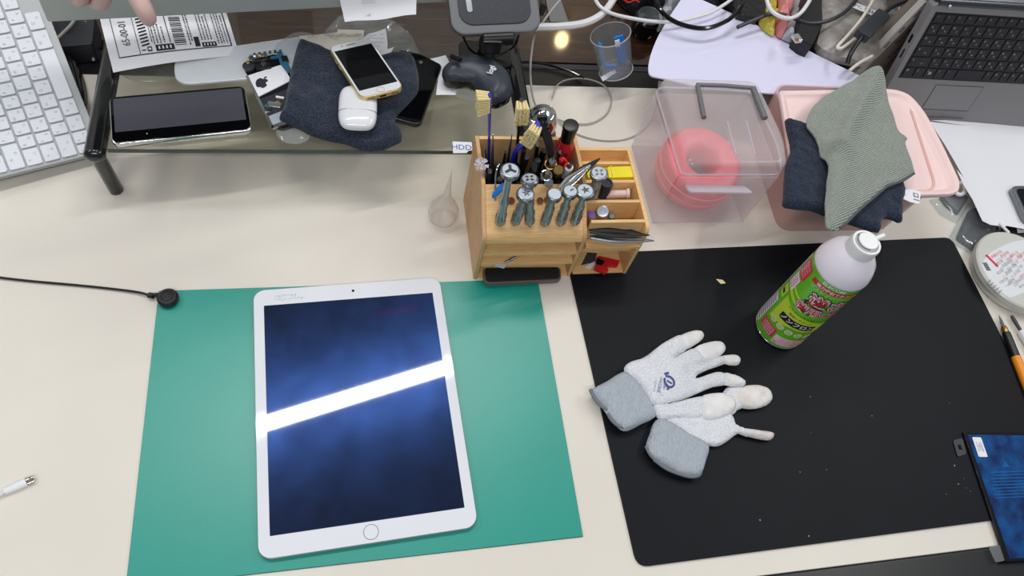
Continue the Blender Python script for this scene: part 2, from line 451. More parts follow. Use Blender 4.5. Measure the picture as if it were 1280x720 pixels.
# ================================================================ setting
def struct(name, m): return obj(name, m, kind='structure')
m = M(); m.box((.3, .4, -.73), (5, 5, .02), 'floor_dark'); struct('floor', m)
m = M(); m.box((.3, 1.80, .6), (5, .04, 2.64), 'wall_paint'); struct('wall_back', m)
m = M(); m.box((.35, .4375, -.014), (3.0, .715, .028), 'table_beige', bev=.001)
desk = thing('desk', 'cream desk top with black edging running along the whole workbench', 'desk', (.35, .43, -.70))
obj('desk_top', m, desk)
m = M(); m.box((.35, .055, -.016), (3.0, .049, .026), 'black_trim', bev=.002); m.box((.35, .027, -.02), (3.0, .008, .034), 'charcoal', bev=.002)
obj('front_edging', m, desk)
m = M(); m.box((.35, .813, -.011), (3.0, .035, .02), 'black_trim', bev=.002); m.box((.35, .838, -.008), (3.0, .012, .012), 'charcoal', bev=.002)
obj('back_edging', m, desk)
for x in (-1.1, 1.8):
    for y in (.12, .76):
        m = M(); m.box((x, y, -.374), (.05, .05, .692), 'black_trim', bev=.003); obj('leg', m, desk)
m = M(); m.box((.35, 1.25, -.020), (3.0, .80, .03), 'dark_wood', bev=.001)
for x in (-1.1, 1.8):
    for y in (.90, 1.6): m.box((x, y, -.375), (.05, .05, .69), 'black_trim')
obj('back_table', m, label='dark brown glossy table top behind the cream desk', cat='table')

# mats
def dustmarks(m, pix, z, mt, s=.0012):
    for x, y in pix:
        p = P(x, y, z); r = s*random.uniform(.5, 1.3)
        m.prism([(p.x+r*math.cos(a)*random.uniform(.4, 1.3), p.y+r*math.sin(a)*random.uniform(.4, 1.3)) for a in (0, 1.2, 2.5, 3.9, 5.1)], z-.0002, z+.0003, mt)
m = M(); m.prism([(-.2175, .4575), (.2285, .4575), (.2295, .1400), (-.2175, .1375)], .0002, .0022, 'mat_green', bev=.0003)
m.prism([(-.2178, .4578), (.2288, .4578), (.2298, .1397), (-.2178, .1372)], 0, .0004, 'mat_green_side')
for pts in ([(165, 686), (173, 685), (164, 706)], [(340, 712), (352, 705), (362, 708), (348, 714)]):
    pass
obj('antistatic_mat', m, label='green rubber work mat under the white tablet', cat='mat')
m = M()
q = [P(706.5, 319.5).xy, P(1187.5, 297.7).xy, P(1358, 635).xy, P(795.6, 709.7).xy]
m.prism(rnd(q, .014, 6), 0, .003, 'mat_black', bev=.0006)
dustmarks(m, [(1187, 504), (1208, 610), (1198, 605), (1213, 614), (1183, 618), (1013, 496), (1011, 670), (1000, 590), (1033, 587), (1014, 541), (1193, 582), (1205, 598), (898, 351), (905, 354), (1090, 520), (950, 650)], .003, 'dust', .0009)
m.prism([P(x, y, .003).xy for x, y in [(895, 349), (903, 350), (907, 354), (901, 355)]], .0028, .0035, 'bristle')
obj('work_mat', m, label='large black rubber work mat under the gloves and the spray can', cat='mat')

# tablet
F, w_, l_ = qframe([(330.3, 382.2), (540.9, 366.1), (580.2, 633.8), (336.8, 671.3)], .009)
F.translation.z = 0
tab = thing('tablet', 'large white-framed tablet with dark screen and a home button, lying on the green mat', 'tablet', F.translation)
W, H_ = .2200, .3055
W *= w_/.1966; H_ *= l_/.2622
m = M(); m.prism(rrect(W, H_, .0135, 8), .0023, .0088, 'alu', bev=.0018, mx=F, both=True)
for s in (1,): m.box((.02, H_/2+.0000, .0055), (.012, .001, .002), 'charcoal', mx=F)
obj('body', m, tab)
m = M(); m.prism(rrect(W-.001, H_-.001, .013, 8), .0086, .0092, 'tablet_white', bev=.0002, mx=F)
obj('front_frame', m, tab, label='white glass border around the screen')
m = M(); m.prism(rrect(w_, l_, .0004, 2), .0091, .0093, 'tablet_glass', mx=F); obj('screen', m, tab)
m = M(); m.prism([(.0074*math.cos(a*PI/16), .0074*math.sin(a*PI/16)) for a in range(32)], .0090, .00935, 'tablet_white', mx=F@T(0, -l_/2-.0105))
m.add(bm_tube([(.0074*math.cos(a*PI/16), .0074*math.sin(a*PI/16), .0093) for a in range(33)], .0003, 6, 1), 'steel_dark', F@T(0, -l_/2-.0105)); obj('home_button', m, tab)
m = M(); m.lathe([(0, .0091), (.0016, .0091), (.0016, .0094), (0, .0094)], 'black_shiny', mx=F@T(.004, l_/2+.011), seg=16); obj('front_camera', m, tab)
m = M(); rr = random.Random(3)
for row, (x0, x1, yy) in enumerate(((-.085, -.062, .0155), (-.085, -.055, .0105))):
    x = x0
    while x < x1:
        k = [F@Vector((x+.0008*i, l_/2+yy-.004+rr.uniform(-.0017, .0017), .0094)) for i in range(4)]
        m.tube(k, .00013, 'ink_pencil', seg=4, n=3); x += .0036
obj('handwriting', m, tab, label='faint grey handwriting in the top left corner')

# cable snap on the green mat
t = thing('grounding_cord', 'black cord ending in a round snap on the corner of the green mat', 'cord', P(210, 373))
m = M(); m.lathe([(0, 0), (.0105, 0), (.0115, .002), (.0115, .0065), (.0095, .0085), (0, .009)], 'black_plastic', mx=Matrix.Translation(P(211, 375, .0024)))
m.lathe([(.0055, .0085), (.0062, .0095), (.0068, .0085)], 'charcoal', mx=Matrix.Translation(P(211, 375, .0024)))
m.tube([P(204, 371, .006), P(198, 369, .006), P(190, 369, .005)], [.0055, .003, .0022], 'black_plastic'); obj('snap', m, t)
m = M(); m.tube([P(192, 370, .005), P(186, 369, .004)], .0034, 'black_plastic'); m.tube([P(*q) for q in [(190, 370, .004), (170, 365, .003), (130, 360, .002), (90, 356, .002), (45, 352, .002), (0, 347, .002), (-60, 338, .002)]], .0014, 'black_plastic', seg=8, n=8); obj('wire', m, t)
# lightning cable
t = thing('charging_cable', 'white charging cable end with metal tip at the left edge of the desk', 'cable', P(20, 606))
m = M(); a = P(42, 598, .004); b = P(33, 602, .004); m.add(bm_tube([b, a], .0036, 10, 1, .35), 'steel'); 
for i in range(4): m.box(a+(b-a)*.5+Vector((.0003, .0015-.001*i, .0013)), (.003, .0005, .0003), 'brass')
obj('metal_tip', m, t)
m = M(); m.tube([P(33, 602, .004), P(22, 607, .004), P(6, 614, .004)], [.0042, .0042, .0036], 'white_matte', n=4, flat=.75); obj('plug', m, t)
m = M(); m.tube([P(8, 613, .004), P(-10, 624, .003), P(-60, 640, .002)], .0017, 'cable_white'); obj('wire', m, t)

# ================================================================ glass shelf
SZ = .080
shelf = thing('glass_shelf', 'clear glass shelf on a black tube frame at the back left of the desk', 'shelf', (-.03, .70, 0))
xl, xr, yf, yb = -.277, .222, .600, .86
m = M(); m.prism(rrect(xr-xl+.0, yb-yf-.0, .004, 3, (xl+xr)/2, (yf+yb)/2), SZ-.006, SZ-.0003, 'shelf_glass'); obj('glass_top', m, shelf)
m = M(); m.box(((xl+xr)/2, yf-.0005, SZ-.003), (xr-xl-.02, .0008, .0056), 'glass_edge'); obj('glass_rim', m, shelf)
for x, s in ((xl-.004, -1), (xr+.004, 1)):
    m = M(); m.add(bm_tube([(x, yf-.004, SZ-.006), (x, yb+.03, SZ-.006)], .0118, 14, 1, .8), 'tube_black'); 
    m.add(bm_ball(.0118, .008, .0095), 'tube_black', Matrix.Translation((x, yf-.004, SZ-.006)))
    obj('rail', m, shelf)
    for y in (yf, yb+.02):
        m = M(); m.tube([(x, y, SZ-.012), (x-.001*s, y+.002, .03), (x-.002*s, y+.003, .0)], .0085, 'tube_black', n=3); obj('leg', m, shelf)

# ================================================================ keyboard (leans up on the cables at its far end)
O = Vector((-.40138515, .79890411, .07100606)); U = Vector((.338, -.868, -.363)).normalized(); V = Vector((.926, .376, -.037)); V = (V-U*V.dot(U)).normalized(); N = U.cross(V)
KS = .983; O = CAM+(O-CAM)*KS
KF = Matrix((U, V, N)).transposed().to_4x4(); KF.translation = O; KF = KF@Matrix.Scale(KS, 4)
pt = .01905
kb = thing('keyboard', 'slim aluminium keyboard with white keys propped up at the left edge', 'keyboard', (O+U*.2+V*0))
m = M(); uend = .1795; v0 = -.092; v1 = 2*pt+.0065
body = rrect(.425, v1-v0, .006, 5, uend-.2125, (v0+v1)/2)
m.prism(body, -.009, -.0012, 'alu', bev=.001, mx=KF); obj('body', m, kb)
keys = []
g = .0026
def krow(v, lst):
    for u0, u1 in lst: keys.append((u0, u1-g, v, v+pt-g))
start = -11
ue = uend-.0015
krow(pt, [(-.0145, .0109), (.0109, .0374), (.0374, .1049), (.1049, .127), (.127, .1483), (.1483, .1650), (.1650, ue)])
krow(0, [(i*pt-.0015, (i+1)*pt-.0015) for i in range(-6, 7)]+[(7*pt-.0015, .1482), (.1482, ue)])
krow(-pt, [(.0268+(i-1)*.0187, .0268+i*.0187) for i in range(-7, 7)]+[(.1390, .1545), (.1545, ue)])
krow(-2*pt, [(.1552+(i-1)*.0172, .1552+i*.0172) for i in range(-7, 1)]+[(.1552, ue)])
krow(-3*pt, [(.1445+(i-1)*.0175, .1445+i*.0175) for i in range(-7, 1)]+[(.1445, ue)])
krow(-4*pt, [(.155+(i-1)*.0180, .155+i*.0180) for i in range(-6, 1)]+[(.155, ue)])
GL = 'qwertyuiopasdfghjklzxcvbnm1234567890'; KN = 'たていすかんなにらせちとしはきくまのりれけむつさそひこみもねるめろ'
ki = 0
for (u0, u1, va, vb) in keys:
    c = ((u0+u1)/2, (va+vb)/2); cw = KF@Vector((c[0], c[1], 0))
    rel = cw-CAM; zc = rel.dot(FW); px = 640+F_PX*rel.dot(RT)/zc; py = 360-F_PX*rel.dot(UP)/zc
    if px < -25 or py < -25: continue
    m = M(); m.prism(rrect(u1-u0, vb-va, .0018, 3, *c), -.0012, .0012, 'key_white', bev=.0003, mx=KF)
    if u1-u0 < .05:
        R0 = KF@Matrix(((-1, 0, 0, 0), (0, -1, 0, 0), (0, 0, 1, 0), (0, 0, 0, 1)))
        m.text(GL[ki % len(GL)].upper(), .0048, 'legend', R0@T(-c[0]-.004, -c[1]+.003, .00126))
        m.text(KN[ki % len(KN)], .0042, 'legend', R0@T(-c[0]+.0035, -c[1]-.0035, .00126))
    ki += 1
    obj('key', m, kb)
# foot under its raised end
m = M(); m.add(bm_tube([O+U*-.19+V*-.04-N*.019, O+U*-.19+V*.03-N*.019], .009, 12, 1), 'alu'); obj('battery_bar', m, kb)

# ================================================================ computer monitor
zb_ = .136
a = P(62, 28, zb_); b = P(560, 3, zb_); dx = (b-a).normalized()
X0 = a-dx*.002; X1 = b+dx*.0
MF = frame(X0, (0, 0, 1), dx); Wm = (X1-X0).length
mon = thing('computer_monitor', 'large computer monitor with a plain aluminium chin, standing on the glass shelf', 'monitor', (X0+X1)/2-Vector((0, 0, zb_-SZ)))
TL = MF@Matrix.Rotation(math.radians(-6), 4, 'X')
m = M(); m.box((Wm/2, .006, .25), (Wm, .012, .50), 'alu_grey', bev=.002, mx=TL); 
m.ball((Wm/2+.0, .02, .26), (Wm*.42, .022, .2), 'alu_grey', mx=TL); obj('housing', m, mon)
m = M(); m.box((Wm/2, -.0006, .28), (Wm-.006, .0016, .42), 'black_shiny', mx=TL); obj('screen', m, mon)
# emblem on the chin
def apple(s):
    body = [(0, .62), (.12, .70), (.30, .72), (.48, .60), (.56, .48), (.42, .30), (.42, .08), (.60, -.12), (.50, -.40), (.32, -.62), (.14, -.62), (0, -.56), (-.14, -.62), (-.32, -.62), (-.52, -.36), (-.62, 0), (-.58, .36), (-.40, .62), (-.20, .70)]
    leaf = [(.02, .76), (.10, .98), (.30, 1.10), (.26, .90), (.12, .78)]
    return [smooth_poly([(x*s, y*s) for x, y in q], 3) for q in (body, leaf)]
FX = TL@Matrix(((1, 0, 0, 0), (0, 0, -1, 0), (0, 1, 0, 0), (0, 0, 0, 1)))
ep = 0
m = M()
# where the emblem's foot is seen: column 296 px
q = P(297, 3, zb_+.012); ux = (q-X0).dot(dx)
for pl in apple(.014): m.prism(pl, .0, .0008, 'black_shiny', mx=FX@T(ux, .032))
obj('emblem', m, mon, label='dark fruit emblem on the chin')
# pink strip stuck on the monitor, mirrored at the top of the tablet
def mirror_hit(px, py, y):
    p = P(px, py, .009); d = p-CAM; d.z *= -1; return p+d*((y-p.y)/d.y)
q = [mirror_hit(*c, .735) for c in ((466, 383), (523, 379), (523, 393), (467, 397))]
m = M(); c_ = sum(q, Vector())/4; m.add(bm_box((q[1]-q[0]).length, .0015, .026, bev=.0005), 'pink_strip', frame(c_, (0, 0, 1), dx))
obj('sticky_strip', m, mon)
# stand foot
q = pts2([(222, 76), (219, 92), (226, 103), (240, 107), (300, 103), (345, 97), (372, 92), (392, 60), (405, 40)], SZ)
m = M(); q2 = [P(218, 70, SZ).xy, P(219, 108.5, SZ).xy, P(420, 91, SZ).xy, P(392, 45, SZ).xy]
m.prism(rnd(q2, .022, 8), SZ, SZ+.003, 'foot_white', bev=.0012)
nk = P(300, 55, SZ)+Vector((.0, .05, 0)); m.box(nk+Vector((.04, .02, .088)), (.10, .006, .17), 'foot_white', bev=.002)
obj('stand', m, mon)

# ================================================================ hand reaching in at the top left
def skin(name, verts, edges, radii, m_, parent=None, root=0, sub=2, **kw):
    me = D.meshes.new(name); me.from_pydata([tuple(v) for v in verts], edges, []); o = D.objects.new(name, me); C.objects.link(o)
    md = o.modifiers.new('s', 'SKIN'); md.use_smooth_shade = True
    sv = me.skin_vertices[0].data
    for i, r in enumerate(radii): sv[i].radius = (r, r) if not isinstance(r, tuple) else r
    for i in range(len(verts)): sv[i].use_root = (i == root)
    s = o.modifiers.new('d', 'SUBSURF'); s.levels = sub; s.render_levels = sub
    dg = bpy.context.evaluated_depsgraph_get(); dg.update(); ev = D.meshes.new_from_object(o.evaluated_get(dg))
    C.objects.unlink(o); D.objects.remove(o)
    m2 = M(); b = bmesh.new(); b.from_mesh(ev); m2.add(b, m_); return m2
HZ = .35
wr = P(60, -190, HZ+.02); pc = P(118, -90, HZ+.012)
hv = [wr, pc]; he = [(0, 1)]; hr = [.026, (.026)]
def finger(pts, rs, root=1):
    k = root
    for p, r in zip(pts, rs):
        hv.append(P(*p)); hr.append(r); he.append((k, len(hv)-1)); k = len(hv)-1
# palm knuckles then finger joints
finger([(146, -40, HZ+.012), (167, -12, HZ+.008), (182, 15, HZ), (190, 34, HZ-.012)], [.0115, .0085, .0078, .0062])
finger([(124, -32, HZ+.010), (130, -12, HZ-.002), (126, 4, HZ-.020), (114, 1, HZ-.034)], [.0115, .0085, .0075, .0062])
finger([(102, -34, HZ+.008), (104, -14, HZ-.004), (100, 0, HZ-.022), (90, -6, HZ-.036)], [.0110, .0082, .0072, .006])
finger([(82, -40, HZ+.006), (80, -22, HZ-.006), (76, -9, HZ-.020), (68, -14, HZ-.032)], [.0100, .0072, .0064, .0055])
finger([(140, -118, HZ), (172, -92, HZ-.012), (188, -70, HZ-.02)], [.0125, .0095, .0075], root=0)
m = skin('hand', hv, he, hr, 'skin', root=0)
obj('hand', m, label="person's hand reaching in from the top left, forefinger pointing down in front of the monitor", cat='hand')
# ================================================================ wooden organizer
ox, xm, xr_, oy, ob = .1465, .2725, .3475, .461, .585
org = thing('tool_organizer', 'light wooden tool organizer with sloping front, bins and slots, between the two mats', 'organizer', (.247, .523, 0))
def yz_panel(prof, x0, x1, mt, bev=.0008):
    """panel cut to a (y, z) outline and thick along x"""
    b = bm_prism(prof, x0, x1, bev, 2, True)
    return b, Matrix(((0, 0, 1, 0), (1, 0, 0, 0), (0, 1, 0, 0), (0, 0, 0, 1)))
side = [(oy, 0), (oy, .078)]+[(oy+.016-.016*math.cos(a), .082+.014*math.sin(a)) for a in (0, .4, .8, 1.2, 1.5)]+[(.512, .123), (.517, .125), (ob, .125), (ob, 0)]
for x0, mt in ((ox, 'wood_side'), (xm-.005, 'wood_side')):
    m = M(); b, mx = yz_panel(side, x0, x0+.005, mt); m.add(b, mt, mx); obj('side_panel', m, org)
right = [(oy, 0), (oy, .090)]+[(oy+.012-.012*math.cos(a), .092+.012*math.sin(a)) for a in (.2, .6, 1.0, 1.5)]+[(ob, .106), (ob, 0)]
m = M(); b, mx = yz_panel(right, xr_-.005, xr_, 'wood'); m.add(b, 'wood', mx); obj('side_panel', m, org)
m = M(); m.box(((ox+xm)/2, ob-.0025, .0625), (xm-ox-.010, .005, .125), 'wood', bev=.0008); m.box(((xm+xr_)/2, ob-.0025, .053), (xr_-xm-.005, .005, .106), 'wood', bev=.0008); obj('back_panel', m, org)
# sloping holder panel with holes
def slope_z(y): return .0975+(y-.474)*(.1225-.0975)/(.513-.474)
sl = [(oy+.0005, .079)]+[(oy+.016-.0155*math.cos(a), .0825+.0135*math.sin(a)) for a in (0, .4, .8, 1.2, 1.45)]+[(.514, .1235), (.514, .1175), (.480, .094), (oy+.006, .079)]
m = M(); b, mx = yz_panel(sl, ox+.005, xm-.005, 'wood', .0003); m.add(b, 'wood', mx)
holes = [(631, 250), (639, 251), (675, 251), (684, 250)]
for px, py in holes:
    best = min((abs(P(px, py, .095+i*.0005).z-slope_z(P(px, py, .095+i*.0005).y)), i) for i in range(60)); p = P(px, py, .095+best[1]*.0005)
    n_ = Vector((0, -.54, .84)); m.add(bm_lathe([(0, 0), (.0042, 0), (.0042, .0003), (0, .0003)], 24), 'wood_shade', frame(p+n_*.0001, n_))  # flat disc in the shaded wood tone stands for the hole
obj('holder_panel', m, org, label='sloping front panel with screwdriver holes')
m = M(); m.box(((ox+xm)/2, .515, .085), (xm-ox-.010, .004, .068), 'wood_shade'); obj('divider', m, org)
for z0, z1 in ((.052, .058), (.030, .036)):
    m = M(); m.box(((ox+xm)/2, oy+.030, (z0+z1)/2), (xm-ox-.010, .060, z1-z0), 'wood', bev=.0006); obj('drawer_board', m, org)
m = M(); m.box(((ox+xm)/2, oy+.062, .0025), (xm-ox-.010, .122, .005), 'wood', bev=.0005); obj('base_board', m, org)
m = M(); m.box(((xm+xr_)/2, oy+.062, .0025), (xr_-xm-.005, .122, .005), 'wood', bev=.0005); obj('base_board', m, org)
for y, z0 in ((.562, .04), (.533, .04), (.503, .04), (.474, .04)):
    m = M(); m.box(((xm+xr_)/2-.0025+.0025, y, (z0+.104)/2), (xr_-xm-.006, .0045, .104-z0), 'wood', bev=.0006); obj('divider', m, org)
m = M(); m.box(((xm+xr_)/2, oy+.008, .068), (xr_-xm-.006, .020, .005), 'wood', bev=.0006); obj('front_lip', m, org)
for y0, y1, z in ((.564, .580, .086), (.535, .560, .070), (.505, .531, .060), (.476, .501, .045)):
    m = M(); m.box(((xm+xr_)/2, (y0+y1)/2, z), (xr_-xm-.006, y1-y0, .003), 'wood' if z > .08 else 'wood_shade'); obj('bin_floor', m, org)  # deeper floors get the wood tone with shade painted in
m = M(); m.box(((ox+xm)/2, .549, .012), (xm-ox-.010, .066, .003), 'wood_shade'); obj('bin_floor', m, org)

# small things in the lower trays
t = thing('phone', 'black phone lying under the wooden organizer and sticking out of its lowest slot', 'phone', P(650, 345))
m = M(); q = rnd([P(604, 334, .014).xy, P(701, 333, .014).xy, P(702, 349.5, .014).xy, P(606, 354, .014).xy], .006, 5); m.prism(q, .0055, .0125, 'phone_rim', bev=.0008); obj('body', m, t)
m = M(); q = rnd([P(606, 335, .014).xy, P(699, 334, .014).xy, P(700, 347.8, .014).xy, P(608, 352, .014).xy], .005, 5); m.prism(q, .0124, .0132, 'screen_dull'); obj('screen', m, t)
m = M(); m.prism([P(x, y, .0375).xy for x, y in [(617, 334-2), (621, 329), (634, 330), (630, 335.5)]], .0366, .0376, 'frosted_rib'); obj('clear_clip', m, label='small clear plastic piece lying in the slot of the wooden organizer', cat='plastic piece')
m = M(); m.tube([P(632, 328, .040), P(646, 321, .046)], .0016, 'steel_dark'); obj('screw_bit', m, label='tiny dark screw bit in the upper slot of the wooden organizer', cat='bit')
# red tweezers and paper in the lower right bay
m = M(); m.prism(rnd([P(x, y, .010).xy for x, y in [(748, 320), (775, 326), (772, 333), (750, 331), (744, 326)]], .002), .0055, .011, 'red', bev=.001)
m.prism(rnd([P(x, y, .013).xy for x, y in [(746, 327), (757, 330), (761, 338), (757, 342), (743, 336)]], .002), .009, .014, 'red', bev=.001)
m.prism(rnd([P(x, y, .0145).xy for x, y in [(746, 323), (756, 327), (752, 332), (745, 330)]], .001), .0135, .0155, 'black_plastic'); obj('nippers', m, label='red-handled nippers lying in the lower right bay of the organizer', cat='nippers')
m = M(); m.prism([P(x, y, .008).xy for x, y in [(731, 333), (745, 325), (744, 331), (737, 336)]], .006, .0066, 'paper'); m.prism([P(x, y, .0085).xy for x, y in [(727, 330), (735, 314), (747, 315), (744, 326)]], .0052, .0058, 'steel_dark'); obj('card', m, label='white paper corner lying in the lower right bay of the organizer', cat='paper')

# screwdrivers: name, cap pixel, base pixel on the slope, cap radius
def on_slope(px, py):
    best = min((abs(P(px, py, .09+i*.0005).z-slope_z(P(px, py, .09+i*.0005).y)), i) for i in range(80)); return P(px, py, .09+best[1]*.0005)
marks = [('tri', 'third'), ('x', ''), ('star', ''), ('plain', ''), ('plain2', ''), ('star', ''), ('cross', '')]
SD = [((638, 212.4), (624.5, 280), .0104, 'tri', 'leftmost and tallest of the precision screwdrivers, three-armed mark on its cap'),
      ((662, 223), (662, 280), .0098, 'x', 'precision screwdriver with a four-armed cap mark, behind the star-marked one'),
      ((657.4, 241.5), (643.5, 279), .0102, 'star', 'precision screwdriver with a star-marked cap, second from left at the slope edge'),
      ((693.3, 242.4), (680.5, 280), .0088, 'plain', 'precision screwdriver with a blank pale cap, in the middle of the slope'),
      ((713, 238.5), (700, 279.5), .0088, 'dot', 'precision screwdriver with a worn pale cap and green-tinged shaft'),
      ((731.7, 238), (718, 279), .0104, 'star', 'precision screwdriver with a star mark at the right end of the slope'),
      ((749, 215.7), (741, 246), .0104, 'cross', 'precision screwdriver with a cross-marked cap leaning over the yellow box')]
for i, (cp, bp, r, mk, lab) in enumerate(SD):
    b0 = on_slope(*bp) if i < 6 else P(*bp, .105)
    if i == 1: tp = P(*cp, .165)
    elif i == 6: tp = P(*cp, .150)
    else: tp = up_from(b0, cp)
    ax = (tp-b0); Lh = ax.length; FR = frame(b0, ax, (1, 0, 0))
    t = thing('precision_screwdriver', lab, 'screwdriver', b0, 'precision screwdrivers in the wooden organizer')
    m = M(); prof = [(0, -.012), (.0022, -.012), (.0024, 0), (.0050, .0015), (.0062, .004), (.0062, .010), (.0052, .012), (.0058, .0135), (.0058, .021), (.0050, .023)]
    prof += [(.0050, .26*Lh+.012), (.0058, .28*Lh+.012), (.0058, .36*Lh+.012), (.0040, .42*Lh+.012), (.0040, Lh-.009)]
    m.lathe(prof, 'driver_body', FR, 20)
    for k in range(8):
        a = k*PI/4; m.box((.0058*math.cos(a), .0058*math.sin(a), .017), (.0012, .0012, .007), 'steel_dark', mx=FR)
    obj('handle', m, t)
    m = M(); m.lathe([(0, Lh-.010), (.0046, Lh-.010), (r*.95, Lh-.0065), (r, Lh-.005), (r, Lh-.001), (r*.88, Lh), (0, Lh)], 'steel_dark', FR, 28); c_ = obj('swivel_cap', m, t)
    m = M(); m.lathe([(0, Lh), (r*.80, Lh), (r*.80, Lh+.0004), (0, Lh+.0004)], 'driver_cap', FR, 28)
    z = Lh+.0006
    if mk == 'tri':
        for a in (0, 2.1, 4.2): m.box((0, r*.32, z), (r*.3, r*.62, .0003), 'charcoal', mx=FR@Matrix.Rotation(a, 4, 'Z'))
    if mk in ('x', 'cross'):
        for a in range(4): m.box((0, r*.38, z), (r*.22, r*.34, .0003), 'steel_dark' if mk == 'cross' else 'charcoal', mx=FR@Matrix.Rotation(a*PI/2+.7, 4, 'Z'))
    if mk == 'star': m.prism([((r*(.55 if k % 2 == 0 else .22))*math.cos(k*PI/5+.5), (r*(.55 if k % 2 == 0 else .22))*math.sin(k*PI/5+.5)) for k in range(10)], z-.0001, z+.0003, 'steel', mx=FR)
    if mk == 'dot': m.box((r*.2, r*.1, z), (r*.5, r*.25, .0003), 'steel', mx=FR, rz=.6)
    obj('cap_disc', m, t)
# dark round cap beside them
m = M(); b0 = P(752, 243, .085); m.lathe([(0, 0), (.0085, 0), (.0088, .018), (.0080, .0215), (.0060, .0218), (.0058, .0205), (0, .0205)], 'charcoal', frame(b0, (.05, .1, 1))); obj('bottle_cap', m, label='dark grey round cap in the third bin from the back of the organizer', cat='cap')

# right bins
t = thing('plastic_case', 'bright yellow plastic case in the second bin of the organizer', 'case', P(776, 216, .072))
m = M(); q = [P(759, 208, .104).xy, P(793, 207, .104).xy, P(795, 221, .104).xy, P(761, 222, .104).xy]; m.prism(rnd(q, .002), .072, .104, 'yellow', bev=.0012)
m.prism(rnd([P(733, 210, .100).xy, P(760, 209, .100).xy, P(761, 221, .100).xy, P(735, 222, .100).xy], .002), .072, .100, 'yellow', bev=.0012); obj('box', m, t)
m = M(); m.box(P(765, 215, .1042), (.0012, .02, .0012), 'yellow', bev=.0002); obj('latch_rib', m, t)
def capsule(name, a, b, r, mt, lab, cat, endm=None, er=None, parent=None):
    m = M(); ax = b-a; L_ = ax.length; FR = frame(a, ax)
    m.lathe([(0, 0), (r*.9, 0), (r, .001), (r, L_-.001), (r*.9, L_), (0, L_)], mt, FR, 20)
    if endm: m.lathe([(0, L_-.002), (er, L_-.002), (er, L_+.0015), (er*.8, L_+.002), (0, L_+.002)], endm, FR, 20)
    return obj(name, m, label=lab, cat=cat)
capsule('tube', P(757, 243, .088), P(785, 242, .094), .0050, 'soft_pink', 'pale pink capped tube lying in the third bin of the organizer', 'tube', 'soft_pink', .0064)
capsule('tube', P(752, 272, .062), P(753.5, 264.5, .098), .0070, 'soft_pink', 'grey-pink upright tube in the fourth bin of the organizer', 'tube', 'driver_cap', .0068)
capsule('pen', P(741, 275, .062), P(739, 268, .092), .0046, 'white_matte', 'thin pen with purple end in the fourth bin of the organizer', 'pen', 'purple', .0044)
capsule('screw_bit', P(764, 274, .05), P(765, 270, .085), .0036, 'steel_dark', 'short dark metal bit beside the grey-pink tube', 'bit')

# tweezers lying across the front bin
def tweezers(a, b, mt, lab, spread=.0035, w=.0035):
    t = thing('tweezers', lab, 'tweezers', a, 'tweezers in the organizer')
    ax = (b-a); side_ = ax.cross(Vector((0, 0, 1))).normalized()
    for s in (-1, 1):
        m = M(); m.tube([a, a+ax*.35+side_*spread*s, a+ax*.7+side_*spread*.7*s, b+side_*.0004*s], [w*.9, w, w*.6, .0005], mt, seg=8, flat=.28); obj('arm', m, t)
    return t
tweezers(P(738, 297, .090), P(818, 301, .092), 'steel_dark', 'dark steel tweezers with bright tip poking out past the right side')
tweezers(P(737, 289, .095), P(812, 294, .094), 'black_plastic', 'black tweezers lying behind the steel pair in the front bin')
tweezers(P(745, 283, .085), P(800, 291, .09), 'charcoal', 'short charcoal tweezers at the back of the front bin')
tweezers(P(700, 236, .150), P(738, 206, .150), 'steel', 'bright steel tweezers standing out of the pen bin toward the back right', .003)
tweezers(P(716, 222, .140), P(750, 198, .140), 'black_plastic', 'thin black tweezers leaning over the back right bins', .002)

# ---------------------------------------------------------------- pen bin contents
def inbin(px, py, z=.05):
    p = P(px, py, z); p.x = min(max(p.x, ox+.012), xm-.012); p.y = min(max(p.y, .524), .576); return p
def brush(head, hz, foot, fz, lab, handle, hw, bdir, dark=False, mid=None):
    h = P(*head, hz); f_ = inbin(*foot, fz)
    t = thing('cleaning_brush', lab, 'brush', f_, 'cleaning brushes in the organizer')
    ax = (h-f_).normalized()
    m = M(); pts = [f_, f_*.6+h*.4]+([P(*mid)] if mid else [])+[h-ax*.016, h+ax*.012]
    m.tube(pts, [hw, hw*.9, hw*.6, hw*.9, hw*.8], handle, seg=10, flat=.6); obj('handle', m, t)
    bd = Vector(bdir).normalized(); bd = (bd-ax*bd.dot(ax)).normalized(); sd = ax.cross(bd)
    FR = Matrix((sd, ax, bd)).transposed().to_4x4(); FR.translation = h
    m = M(); rb = random.Random(int(head[0]))
    for i in range(4):
        for j in range(7):
            c = Vector(((i-1.5)*.0030, (j-3)*.0034, 0)); tip = c*1.3+Vector((rb.uniform(-.0006, .0006), rb.uniform(-.0006, .0006), .0145+rb.uniform(-.0005, .0005)))
            m.tube([FR@c, FR@tip], [.0014, .0021], 'bristle', seg=6, n=1)
    obj('bristles', m, t)
brush((612, 128), .200, (610, 236), .03, 'blue brush with yellowish bristles standing at the left of the organizer', 'blue_brush', .0042, (-1, .0, -.1))
brush((668, 163), .190, (618, 246), .03, 'blue brush leaning right, yellowish bristles facing the camera', 'blue_brush', .0060, (-.35, -.75, .45), mid=(645, 188, .150))
brush((651, 134), .200, (640, 232), .03, 'black-handled brush with splayed yellow bristles, in front of the shelf rail', 'black_plastic', .0046, (-.1, -.8, .6))
